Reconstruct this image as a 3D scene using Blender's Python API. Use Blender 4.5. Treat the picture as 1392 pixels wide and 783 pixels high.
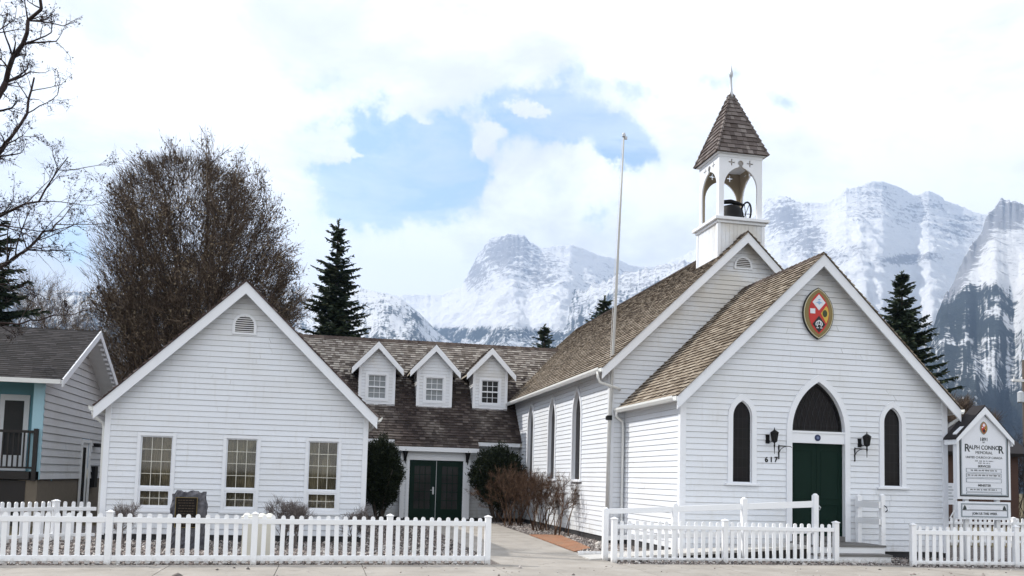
import bpy, bmesh, math, random
import numpy as np
from mathutils import Vector, Matrix
from mathutils.geometry import tessellate_polygon

for o in list(bpy.data.objects):
    bpy.data.objects.remove(o, do_unlink=True)
scene = bpy.context.scene
COL = scene.collection
R = random.Random(7)
NR = np.random.default_rng(7)

# ------------------------------------------------------------------ camera
# axes: x runs along the church front to the right, y runs back from it, z up; metres
CAM = Vector((-7.706, -18.211, 1.6))
YAW, PITCH, ROLL = 0.20936, 0.07623, 0.025895
cam_d = bpy.data.cameras.new('camera')
cam = bpy.data.objects.new('camera', cam_d)
COL.objects.link(cam)
scene.camera = cam
cam_d.sensor_width = 36.0
cam_d.lens = 36.0 * 1193.36 / 1392.0
cam_d.shift_y = (559.435 - 391.5) / 1392.0
cam_d.clip_start = 0.1
cam_d.clip_end = 40000.0
_right = Vector((math.cos(YAW), -math.sin(YAW), 0))
_ahead = Vector((math.sin(YAW), math.cos(YAW), 0))
_fwd = _ahead * math.cos(PITCH) + Vector((0, 0, math.sin(PITCH)))
_up = -_ahead * math.sin(PITCH) + Vector((0, 0, math.cos(PITCH)))
_cr, _sr = math.cos(ROLL), math.sin(ROLL)
_r2 = _right * _cr + _up * _sr
_u2 = -_right * _sr + _up * _cr
cam.matrix_world = Matrix(((_r2.x, _u2.x, -_fwd.x, CAM.x), (_r2.y, _u2.y, -_fwd.y, CAM.y), (_r2.z, _u2.z, -_fwd.z, CAM.z), (0, 0, 0, 1)))

# ------------------------------------------------------------------ light
SUN_EL = math.radians(43)
SUN_PHI = math.radians(27)          # swung from due left towards the back
SUN_DIR = Vector((-math.cos(SUN_PHI) * math.cos(SUN_EL), math.sin(SUN_PHI) * math.cos(SUN_EL), math.sin(SUN_EL)))
sun_d = bpy.data.lights.new('sun', 'SUN')
sun_d.energy = 3.6
sun_d.angle = math.radians(0.6)
sun_d.color = (1.0, 0.95, 0.87)
sun = bpy.data.objects.new('sun', sun_d)
COL.objects.link(sun)
sun.rotation_euler = SUN_DIR.to_track_quat('Z', 'Y').to_euler()
sun.location = (-20, 10, 40)

scene.view_settings.view_transform = 'Standard'
scene.view_settings.look = 'None'
scene.view_settings.exposure = 0.66
scene.view_settings.gamma = 1.0
scene.view_settings.use_curve_mapping = False
scene.render.engine = 'CYCLES'
scene.render.resolution_x = 1024
scene.render.resolution_y = 576
scene.cycles.max_bounces = 8
scene.cycles.diffuse_bounces = 3
scene.cycles.volume_bounces = 0
scene.cycles.transparent_max_bounces = 12
scene.cycles.use_denoising = True

world = bpy.data.worlds.new('World')
scene.world = world
world.use_nodes = True

class NT:
    """small helper for building node trees"""
    def __init__(s, tree): s.t = tree; s.n = tree.nodes; s.l = tree.links
    def new(s, typ, **kw):
        n = s.n.new(typ)
        for k, v in kw.items(): setattr(n, k, v)
        return n
    def link(s, a, b): s.l.new(a, b)
    def put(s, sock, v):
        if hasattr(v, 'is_linked') or isinstance(v, bpy.types.NodeSocket): s.l.new(v, sock)
        else: sock.default_value = v
    def math(s, op, a, b=0.0, c=None, clamp=False):
        n = s.new('ShaderNodeMath', operation=op); n.use_clamp = clamp
        s.put(n.inputs[0], a); s.put(n.inputs[1], b)
        if c is not None: s.put(n.inputs[2], c)
        return n.outputs[0]
    def vmath(s, op, a, b=(0, 0, 0)):
        n = s.new('ShaderNodeVectorMath', operation=op)
        s.put(n.inputs[0], a); s.put(n.inputs[1], b)
        return n.outputs[1] if op in ('DOT_PRODUCT', 'LENGTH') else n.outputs[0]
    def mix(s, f, a, b, typ='RGBA', blend='MIX'):
        n = s.new('ShaderNodeMix', data_type=typ)
        if typ == 'RGBA':
            n.blend_type = blend
            fi, ai, bi, oi = n.inputs[0], n.inputs[6], n.inputs[7], n.outputs[2]
        else:
            fi, ai, bi, oi = n.inputs[0], n.inputs[2], n.inputs[3], n.outputs[0]
        s.put(fi, f); s.put(ai, a); s.put(bi, b)
        return oi
    def noise(s, vec, scale, detail=4, rough=.55, dist=0.0):
        n = s.new('ShaderNodeTexNoise')
        if vec is not None: s.link(vec, n.inputs['Vector'])
        n.inputs['Scale'].default_value = scale; n.inputs['Detail'].default_value = detail
        n.inputs['Roughness'].default_value = rough; n.inputs['Distortion'].default_value = dist
        return n.outputs[0]
    def ramp(s, f, stops):
        n = s.new('ShaderNodeValToRGB'); s.put(n.inputs[0], f)
        e = n.color_ramp.elements
        while len(e) < len(stops): e.new(0.5)
        for i, (p, c) in enumerate(stops):
            e[i].position = p; e[i].color = (*c, 1) if len(c) == 3 else c
        return n.outputs[0]
    def smooth(s, v, lo, hi):
        n = s.new('ShaderNodeMapRange', interpolation_type='SMOOTHSTEP')
        s.put(n.inputs[0], v); n.inputs[1].default_value = lo; n.inputs[2].default_value = hi
        return n.outputs[0]

# ------------------------------------------------------------------ sky: Nishita blue seen through gaps in bright cloud
w = NT(world.node_tree)
w.n.clear()
sky = w.new('ShaderNodeTexSky', sky_type='NISHITA')
sky.sun_disc = False
sky.sun_elevation = SUN_EL
sky.sun_rotation = math.atan2(SUN_DIR.x, SUN_DIR.y)
sky.altitude = 1300
sky.air_density = 1.0
sky.dust_density = 0.6
d = w.new('ShaderNodeTexCoord').outputs['Generated']
sep = w.new('ShaderNodeSeparateXYZ'); w.link(d, sep.inputs[0])
yy = w.math('MAXIMUM', sep.outputs[1], 0.02)
gx = w.math('DIVIDE', sep.outputs[0], yy)
gz = w.math('DIVIDE', sep.outputs[2], yy)
n1 = w.noise(d, 9.0, 9, .66)
n2 = w.noise(w.vmath('ADD', d, (3.1, 1.7, 5.2)), 9.0, 9, .66)
n3 = w.noise(w.vmath('MULTIPLY', d, (1.0, 1.0, 2.2)), 3.2, 8, .6, .3)
n4 = w.noise(w.vmath('ADD', d, (9.1, 4.7, 2.2)), 13.0, 9, .62)
gx = w.math('ADD', gx, w.math('MULTIPLY', w.math('SUBTRACT', n1, .5), .16))
gz = w.math('ADD', gz, w.math('MULTIPLY', w.math('SUBTRACT', n2, .5), .13))
def blob(x0, z0, sx, sz):
    a = w.math('POWER', w.math('DIVIDE', w.math('SUBTRACT', gx, x0), sx), 2)
    b = w.math('POWER', w.math('DIVIDE', w.math('SUBTRACT', gz, z0), sz), 2)
    return w.math('POWER', 2.71828, w.math('MULTIPLY', w.math('ADD', a, b), -1.0))
gap = 0.0
for (x0, z0, sx, sz, k) in ((.02, .345, .062, .045, 1.1), (.088, .318, .066, .038, 1.15), (.15, .375, .09, .050, 1.15), (.06, .39, .06, .03, .8),
                            (.25, .440, .085, .034, 1.15), (.35, .415, .042, .033, 1.0), (-.02, .452, .07, .016, .38),
                            (.364, .494, .10, .018, .52), (.57, .485, .04, .016, .45), (-.285, .238, .03, .04, .7),
                            (.49, .5, .03, .02, .4), (.084, .417, .05, .025, .75), (.315, .335, .028, .03, .75)):
    gap = w.math('ADD', gap, w.math('MULTIPLY', blob(x0, z0, sx, sz), k))
for (x0, z0, sx, sz, k) in ((.017, .371, .042, .012, 1.2), (.223, .438, .026, .009, 1.2), (.172, .410, .018, .015, 1.3),
                            (.205, .352, .03, .035, .85), (.30, .372, .035, .04, .75), (.097, .427, .012, .008, .6)):
    gap = w.math('SUBTRACT', gap, w.math('MULTIPLY', blob(x0, z0, sx, sz), k))
# the rest of the sky, away from the view, has its own gaps
side = w.math('MULTIPLY', w.smooth(sep.outputs[1], .25, -.15), w.smooth(n3, .5, .7))
gap = w.math('ADD', gap, w.math('MULTIPLY', w.math('SUBTRACT', n4, .5), 1.7))
gap = w.math('ADD', gap, w.math('MULTIPLY', w.math('SUBTRACT', n3, .5), .5))
gap = w.math('ADD', w.math('MULTIPLY', w.smooth(gap, .05, .90), .5), w.math('MULTIPLY', w.smooth(gap, .36, .74), .5))
wisp = w.noise(w.vmath('MULTIPLY', w.vmath('ADD', d, (4.4, 0.3, 8.8)), (1.0, 1.0, 2.6)), 6.5, 9, .66, .6)
gap = w.math('MULTIPLY', gap, w.math('ADD', .74, w.math('MULTIPLY', w.smooth(wisp, .62, .38), .36)))
gap = w.math('MAXIMUM', gap, w.math('MULTIPLY', side, .8))
shade = w.ramp(n3, [(.30, (5.5, 5.5, 5.55)), (.42, (6.6, 6.6, 6.65)), (.55, (9.0, 9.0, 9.0))])
skyblue = w.mix(1.0, sky.outputs[0], (1.36, 1.50, 1.30, 1), blend='MULTIPLY')
thin = w.mix(.15, skyblue, (7.0, 7.2, 7.5, 1))
skycol = w.mix(w.math('MULTIPLY', gap, .95), shade, thin)
below = w.smooth(sep.outputs[2], -.02, .01)
skycol = w.mix(below, (2.2, 2.1, 2.0, 1), skycol)
bg = w.new('ShaderNodeBackground'); bg.inputs[1].default_value = 0.12
w.link(skycol, bg.inputs[0])
wo = w.new('ShaderNodeOutputWorld'); w.link(bg.outputs[0], wo.inputs[0])

# ------------------------------------------------------------------ materials
def material(name, rough=.6, spec=.4):
    m = bpy.data.materials.new(name); m.use_nodes = True
    t = NT(m.node_tree); b = m.node_tree.nodes['Principled BSDF']
    b.inputs['Roughness'].default_value = rough
    b.inputs['Specular IOR Level'].default_value = spec
    return m, t, b
def coords(t, kind='Object'):
    return t.new('ShaderNodeTexCoord').outputs[kind]
def wpos(t): return t.new('ShaderNodeNewGeometry').outputs['Position']
def island(t): return t.new('ShaderNodeNewGeometry').outputs['Random Per Island']
def bump(t, b, h, strength=.3, dist=.01):
    n = t.new('ShaderNodeBump'); n.inputs['Strength'].default_value = strength; n.inputs['Distance'].default_value = dist
    t.put(n.inputs['Height'], h); t.link(n.outputs[0], b.inputs['Normal'])
def plain(name, col, rough=.6, var=.12, scale=9., spec=.4, metal=0., bmp=0.):
    m, t, b = material(name, rough, spec)
    n = t.noise(wpos(t), scale, 5)
    c = t.mix(n, tuple(x * (1 - var) for x in col) + (1,), tuple(min(1, x * (1 + var)) for x in col) + (1,))
    t.link(c, b.inputs['Base Color']); b.inputs['Metallic'].default_value = metal
    if bmp: bump(t, b, t.noise(wpos(t), scale * 4, 4), bmp, .01)
    return m
def siding_mat(name, col, dirt):
    m, t, b = material(name, .42, .35)
    p = wpos(t)
    big = t.noise(p, .7, 5, .6)
    strk = t.noise(t.vmath('MULTIPLY', p, (7, 7, 1.1)), 1.6, 5, .6)
    fine = t.noise(t.vmath('MULTIPLY', p, (4, 4, 22)), 3, 3)
    c = t.mix(t.math('MULTIPLY', t.smooth(big, .42, .75), .45), (*col, 1), (*dirt, 1))
    c = t.mix(t.math('MULTIPLY', t.smooth(strk, .52, .8), .35), c, (*[x * .9 for x in dirt], 1))
    sz = t.new('ShaderNodeSeparateXYZ'); t.link(p, sz.inputs[0])     # brownish streaks washed down high in the gables
    spl = t.math('MULTIPLY', t.smooth(t.math('ADD', sz.outputs[2], t.math('MULTIPLY', t.math('SUBTRACT', strk, .5), 1.2)), .42, .1), t.smooth(big, .35, .6))
    c = t.mix(t.math('MULTIPLY', spl, .4), c, (.42, .40, .36, 1))       # splashed soil above the ground
    hi_ = t.math('MULTIPLY', t.smooth(sz.outputs[2], 4.2, 7.0), t.smooth(big, .4, .62))
    c = t.mix(t.math('MULTIPLY', hi_, .45), c, (.55, .49, .38, 1))
    v = t.math('ADD', t.math('MULTIPLY', island(t), .05), t.math('ADD', .92, t.math('MULTIPLY', fine, .05)))
    hsv = t.new('ShaderNodeHueSaturation'); t.link(c, hsv.inputs['Color']); t.link(v, hsv.inputs['Value'])
    t.link(hsv.outputs[0], b.inputs['Base Color'])
    bump(t, b, fine, .12, .004)
    return m
def shake_mat(name, stops, dark):
    m, t, b = material(name, .85, .15)
    p = wpos(t)
    c = t.ramp(island(t), stops)
    g = t.noise(t.vmath('MULTIPLY', p, (26, 26, 26)), 1.5, 4, .7)
    big = t.noise(p, .55, 4)
    c = t.mix(t.math('MULTIPLY', g, .55), c, (*dark, 1))
    c = t.mix(t.math('MULTIPLY', t.smooth(big, .45, .72), .35), c, (*[x * .8 for x in dark], 1))
    t.link(c, b.inputs['Base Color'])
    bump(t, b, g, .5, .008)
    return m
M = {}
M['siding'] = siding_mat('white_clapboard_paint', (.755, .79, .845), (.66, .665, .66))
M['grime_shade'] = plain('grimy_shaded_lap_gap', (.46, .46, .46), .9, .2, 5.)  # lap-gap dirt, greyed further to deepen the shadow line between boards
M['trim'] = plain('white_trim_paint', (.775, .80, .845), .4, .04, 3.)
M['trim_old'] = plain('weathered_white_paint', (.70, .71, .72), .5, .1, 5.)
def vinyl_mat():
    m, t, b = material('white_vinyl', .34, .45)
    p = wpos(t); rnd = t.new('ShaderNodeObjectInfo').outputs['Random']
    n = t.noise(p, 3.5, 5); sp = t.noise(p, 14, 5, .7); sz = t.new('ShaderNodeSeparateXYZ'); t.link(p, sz.inputs[0])
    c = t.mix(n, (.80, .82, .85, 1), (.84, .85, .87, 1))
    c = t.mix(t.math('MULTIPLY', t.smooth(rnd, .6, 1.0), .14), c, (.62, .62, .60, 1))
    splash = t.math('MULTIPLY', t.smooth(t.math('ADD', sz.outputs[2], t.math('MULTIPLY', t.math('SUBTRACT', sp, .5), .28)), .12, .0), .6)
    c = t.mix(splash, c, (.36, .33, .29, 1))
    c = t.mix(t.math('MULTIPLY', t.smooth(sp, .66, .78), .35), c, (.52, .51, .47, 1))
    t.link(c, b.inputs['Base Color']); return m
M['vinyl'] = vinyl_mat()
M['soffit'] = plain('soffit_paint', (.52, .48, .42), .6, .1, 3.)
M['gutter'] = plain('white_gutter_metal', (.70, .71, .70), .35, .06, 3., .5)
M['shake'] = shake_mat('weathered_cedar_shakes', [(0, (.15, .12, .09)), (.3, (.265, .218, .168)), (.65, (.37, .315, .25)), (1, (.47, .415, .34))], (.10, .077, .056))
M['shake_dark'] = shake_mat('dark_cedar_shakes', [(0, (.075, .052, .05)), (.4, (.13, .095, .088)), (.8, (.20, .155, .145)), (1, (.33, .28, .26))], (.035, .022, .022))
M['shake_spire'] = shake_mat('spire_cedar_shakes', [(0, (.095, .078, .074)), (.5, (.18, .153, .146)), (1, (.32, .285, .27))], (.065, .05, .045))
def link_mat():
    # pale near the ridge; dark lower down, darkest below the gaps between the dormers
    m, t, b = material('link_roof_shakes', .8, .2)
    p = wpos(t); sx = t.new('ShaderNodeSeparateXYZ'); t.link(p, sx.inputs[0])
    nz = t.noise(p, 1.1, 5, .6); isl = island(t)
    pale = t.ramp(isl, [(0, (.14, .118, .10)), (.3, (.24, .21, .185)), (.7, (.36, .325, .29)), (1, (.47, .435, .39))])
    low_tone = t.ramp(isl, [(0, (.022, .016, .015)), (.5, (.042, .031, .029)), (.85, (.072, .055, .05)), (1, (.12, .098, .09))])
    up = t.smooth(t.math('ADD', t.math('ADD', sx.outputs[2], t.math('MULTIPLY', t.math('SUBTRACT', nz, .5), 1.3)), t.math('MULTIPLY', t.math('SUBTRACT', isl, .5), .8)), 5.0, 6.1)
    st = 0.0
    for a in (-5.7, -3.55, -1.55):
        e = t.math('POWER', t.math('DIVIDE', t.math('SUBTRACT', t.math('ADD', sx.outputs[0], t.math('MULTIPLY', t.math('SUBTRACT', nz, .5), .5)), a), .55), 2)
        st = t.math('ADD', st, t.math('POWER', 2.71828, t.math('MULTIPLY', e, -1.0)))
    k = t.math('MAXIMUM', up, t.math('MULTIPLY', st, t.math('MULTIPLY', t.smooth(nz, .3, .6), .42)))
    c = t.mix(k, low_tone, pale)
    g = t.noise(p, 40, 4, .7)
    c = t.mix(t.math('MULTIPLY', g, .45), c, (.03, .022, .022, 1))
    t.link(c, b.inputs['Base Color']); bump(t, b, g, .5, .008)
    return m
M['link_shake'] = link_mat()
M['endgrain_shade'] = plain('shaded_shake_end_grain', (.075, .058, .046), .95, .3, 20.)  # butt ends darkened to paint the shadow line under each course
M['ridge'] = shake_mat('ridge_cap_cedar', [(0, (.06, .045, .04)), (1, (.15, .12, .1))], (.03, .02, .02))
M['felt'] = plain('roof_felt', (.04, .032, .03), .9)
M['green_door'] = plain('dark_green_door_paint', (.003, .016, .011), .5, .15, 3., .12)
M['iron'] = plain('black_iron', (.008, .008, .009), .6, .2, 8., .2)
M['brass'] = plain('worn_brass', (.55, .42, .2), .3, .1, 8., metal=1.)
M['galv'] = plain('galvanised_metal', (.45, .47, .50), .45, .15, 6., metal=.5)
M['deck'] = plain('grey_deck_boards', (.16, .155, .15), .7, .2, 6.)
M['found'] = plain('dark_foundation', (.035, .035, .038), .9, .3, 4.)
M['wood_in'] = plain('bare_belfry_boards', (.38, .32, .24), .7, .18, 5.)
M['muntin'] = plain('cream_glazing_bars', (.66, .64, .56), .4, .05)
M['blue'] = plain('turquoise_house_paint', (.16, .36, .44), .6, .08, 2.)
M['pale_blue'] = plain('pale_blue_post_paint', (.33, .53, .62), .6, .06, 2.)
M['stucco'] = plain('tan_stucco_foundation', (.16, .135, .105), .9, .2, 6., bmp=.3)
M['browncab'] = plain('red_brown_boards', (.06, .03, .022), .8, .3, 3.)
M['dark_wood'] = plain('dark_stained_wood', (.018, .015, .014), .7, .3, 5.)
M['leaf_bark'] = plain('grey_brown_bark', (.075, .06, .05), .9, .35, 7., bmp=.6)
M['birch_bark'] = plain('pale_birch_bark', (.30, .27, .24), .8, .4, 7.)

def glass_mat(name, col, col2, rough=.06, vein=None, spec=.10):
    m, t, b = material(name, rough, spec)
    p = wpos(t)
    n = t.noise(p, 2.2, 4)
    c = t.mix(n, (*col, 1), (*col2, 1))
    if vein:
        br = t.new('ShaderNodeTexBrick'); br.offset = 0.5 if vein[2] else 0.
        sx = t.new('ShaderNodeSeparateXYZ'); t.link(p, sx.inputs[0])
        cx = t.new('ShaderNodeCombineXYZ')
        t.link(t.math('ADD', sx.outputs[0], sx.outputs[1]), cx.inputs[0]); t.link(sx.outputs[2], cx.inputs[1])
        t.link(cx.outputs[0], br.inputs[0])
        br.inputs['Scale'].default_value = 1.0; br.inputs['Mortar Size'].default_value = .008
        br.inputs['Brick Width'].default_value = vein[0]; br.inputs['Row Height'].default_value = vein[1]
        br.inputs['Color1'].default_value = (.9, .9, .9, 1); br.inputs['Color2'].default_value = (1.3, 1.15, 1.2, 1)
        br.inputs['Mortar'].default_value = (1.8, 1.8, 1.8, 1)
        c = t.mix(1.0, c, br.outputs[0], blend='MULTIPLY')
    t.link(c, b.inputs['Base Color'])
    bump(t, b, t.noise(p, 3.0, 2), .06, .02)
    return m
M['leaded'] = glass_mat('dark_leaded_glass', (.005, .0052, .006), (.012, .011, .012), .08, (.11, .22, 0))
M['fanlight'] = glass_mat('dark_fanlight_glass', (.005, .005, .006), (.012, .011, .011), .07, (.09, .5, 0))
M['dark_glass'] = glass_mat('dark_window_glass', (.014, .015, .016), (.04, .04, .04), .05)
M['grey_glass'] = glass_mat('painted_reflection_glass', (.16, .18, .19), (.34, .36, .38), .12)  # reflected sky and trees put into the pane colour

def clear_glass():
    m, t, b = material('clear_window_glass', .04, .5)
    t.n.remove(b)
    tr = t.new('ShaderNodeBsdfTransparent'); tr.inputs[0].default_value = (.84, .84, .82, 1)
    gl = t.new('ShaderNodeBsdfGlossy'); gl.inputs['Roughness'].default_value = .03
    fr = t.new('ShaderNodeFresnel'); fr.inputs[0].default_value = 1.5
    mx = t.new('ShaderNodeMixShader'); t.link(t.math('ADD', fr.outputs[0], .03), mx.inputs[0])
    t.link(tr.outputs[0], mx.inputs[1]); t.link(gl.outputs[0], mx.inputs[2])
    t.link(mx.outputs[0], t.n['Material Output'].inputs[0])
    return m
M['clear'] = clear_glass()
def curtain_mat():
    m, t, b = material('olive_curtain', .9, .1)
    p = wpos(t)
    n = t.noise(t.vmath('MULTIPLY', p, (9, 9, .12)), 1.8, 3)
    n2 = t.noise(p, 1.3, 3)
    c = t.ramp(n, [(.3, (.22, .19, .125)), (.5, (.32, .28, .19)), (.7, (.42, .37, .265))])
    c = t.mix(t.math('MULTIPLY', t.smooth(n2, .45, .6), .8), c, (.12, .11, .08, 1))
    t.link(c, b.inputs['Base Color'])
    return m
M['curtain'] = curtain_mat()

def concrete_mat():
    m, t, b = material('pavement_concrete', .85, .2)
    p = wpos(t)
    n = t.noise(p, 1.1, 6, .6); f = t.noise(p, 55, 4, .7); s = t.noise(p, 5, 5, .65)
    c = t.ramp(n, [(.3, (.27, .25, .225)), (.55, (.36, .335, .305)), (.75, (.42, .395, .365))])
    c = t.mix(t.math('MULTIPLY', f, .35), c, (.20, .18, .155, 1))
    c = t.mix(t.math('MULTIPLY', t.smooth(s, .55, .75), .35), c, (.19, .175, .15, 1))
    v = t.new('ShaderNodeTexVoronoi', feature='DISTANCE_TO_EDGE'); v.inputs['Scale'].default_value = .42
    wv = t.new('ShaderNodeTexNoise'); wv.inputs['Scale'].default_value = 1.3; wv.inputs['Detail'].default_value = 6; t.link(p, wv.inputs['Vector'])
    t.link(t.vmath('ADD', p, t.vmath('MULTIPLY', wv.outputs['Color'], (1.1, 1.1, 0))), v.inputs['Vector'])
    ck = t.math('MULTIPLY', t.smooth(v.outputs['Distance'], .006, .0), t.smooth(n, .48, .56))
    c = t.mix(t.math('MULTIPLY', ck, .8), c, (.07, .06, .05, 1))
    st = t.noise(p, 2.4, 5, .6); c = t.mix(t.math('MULTIPLY', t.smooth(st, .58, .68), .3), c, (.13, .12, .105, 1))
    spk = t.noise(p, 120, 2, .5); c = t.mix(t.math('MULTIPLY', t.smooth(spk, .62, .72), .5), c, (.12, .11, .10, 1))
    t.link(c, b.inputs['Base Color'])
    bump(t, b, f, .35, .006)
    return m
M['concrete'] = concrete_mat()
def ground_mat():
    m, t, b = material('dry_spring_ground', .95, .1)
    p = wpos(t)
    n = t.noise(p, .35, 6, .6); f = t.noise(p, 12, 6, .7)
    c = t.ramp(n, [(.3, (.09, .075, .045)), (.55, (.15, .125, .075)), (.75, (.12, .12, .06))])
    c = t.mix(t.math('MULTIPLY', f, .6), c, (.05, .042, .03, 1))
    t.link(c, b.inputs['Base Color']); bump(t, b, f, .6, .03)
    return m
M['ground'] = ground_mat()
def gravel_mat():
    m, t, b = material('mixed_gravel', .9, .2)
    c = t.ramp(island(t), [(0, (.05, .045, .045)), (.3, (.14, .125, .12)), (.55, (.24, .20, .185)), (.8, (.33, .30, .28)), (1, (.58, .55, .52))])
    t.link(c, b.inputs['Base Color'])
    return m
M['gravel'] = gravel_mat()
def gravel_base():
    m, t, b = material('gravel_bed_soil', .95, .1)
    p = wpos(t)
    v = t.new('ShaderNodeTexVoronoi'); v.inputs['Scale'].default_value = 26; t.link(p, v.inputs['Vector'])
    sp = t.new('ShaderNodeSeparateColor'); t.link(v.outputs['Color'], sp.inputs[0])
    c = t.ramp(sp.outputs[0], [(0, (.04, .035, .033)), (.5, (.13, .115, .11)), (1, (.28, .25, .23))])
    t.link(c, b.inputs['Base Color'])
    bump(t, b, v.outputs['Distance'], -.8, .02)
    return m
M['gravel_base'] = gravel_base()
def brick_mat():
    m, t, b = material('worn_brick_paving', .9, .2)
    p = wpos(t)
    br = t.new('ShaderNodeTexBrick'); t.link(p, br.inputs[0])
    br.inputs['Scale'].default_value = 1.0; br.inputs['Mortar Size'].default_value = .007
    br.inputs['Brick Width'].default_value = .21; br.inputs['Row Height'].default_value = .105
    br.inputs['Color1'].default_value = (.28, .12, .065, 1); br.inputs['Color2'].default_value = (.36, .19, .11, 1); br.inputs['Mortar'].default_value = (.13, .10, .08, 1)
    n = t.noise(p, 3, 5)
    c = t.mix(t.math('MULTIPLY', t.smooth(n, .45, .7), .6), br.outputs[0], (.20, .155, .11, 1))
    t.link(c, b.inputs['Base Color']); bump(t, b, br.outputs[1], -.5, .01)
    return m
M['brick'] = brick_mat()
def asphalt_mat():
    m, t, b = material('asphalt', .85, .2)
    f = t.noise(wpos(t), 40, 5, .7)
    t.link(t.mix(f, (.035, .035, .036, 1), (.075, .074, .072, 1)), b.inputs['Base Color'])
    bump(t, b, f, .4, .01)
    return m
M['asphalt'] = asphalt_mat()
def shingle_mat():
    m, t, b = material('charcoal_asphalt_shingles', .9, .2)
    p = wpos(t)
    c = t.ramp(island(t), [(0, (.014, .013, .014)), (.6, (.03, .027, .029)), (1, (.055, .05, .053))])
    c = t.mix(t.math('MULTIPLY', t.noise(p, 30, 4, .7), .5), c, (.02, .02, .022, 1))
    t.link(c, b.inputs['Base Color'])
    return m
M['asph_shingle'] = shingle_mat()
def stone_mat():
    m, t, b = material('grey_granite', .85, .25)
    p = wpos(t)
    n = t.noise(p, 6, 6, .65); f = t.noise(p, 60, 4, .7)
    c = t.ramp(n, [(.3, (.045, .045, .055)), (.55, (.12, .12, .135)), (.75, (.20, .20, .22))])
    c = t.mix(t.math('MULTIPLY', f, .4), c, (.04, .04, .05, 1))
    t.link(c, b.inputs['Base Color']); bump(t, b, n, .8, .03)
    return m
M['stone'] = stone_mat()
def foliage(name, stops, rough=.7):
    m, t, b = material(name, rough, .15)
    c = t.ramp(island(t), stops)
    t.link(c, b.inputs['Base Color'])
    return m
M['needles'] = foliage('spruce_needles', [(0, (.012, .022, .014)), (.5, (.026, .042, .024)), (.85, (.05, .068, .036)), (1, (.085, .09, .05))])
M['cedar_leaf'] = foliage('dark_shrub_leaves', [(0, (.007, .012, .007)), (.6, (.015, .023, .011)), (1, (.034, .042, .02))])
M['twig'] = foliage('brown_twigs', [(0, (.045, .031, .023)), (.5, (.085, .060, .044)), (.85, (.14, .104, .076)), (1, (.24, .19, .14))])
M['bud'] = foliage('olive_brown_buds', [(0, (.055, .04, .03)), (.5, (.11, .083, .058)), (1, (.25, .20, .135))])
M['dark_twig'] = foliage('dark_purple_twigs', [(0, (.018, .012, .011)), (1, (.048, .033, .029))])
M['red_twig'] = foliage('rusty_twigs', [(0, (.03, .016, .010)), (.5, (.066, .037, .024)), (1, (.19, .12, .078))])
M['grey_twig'] = foliage('grey_twigs', [(0, (.10, .085, .08)), (1, (.24, .21, .2))])

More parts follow.
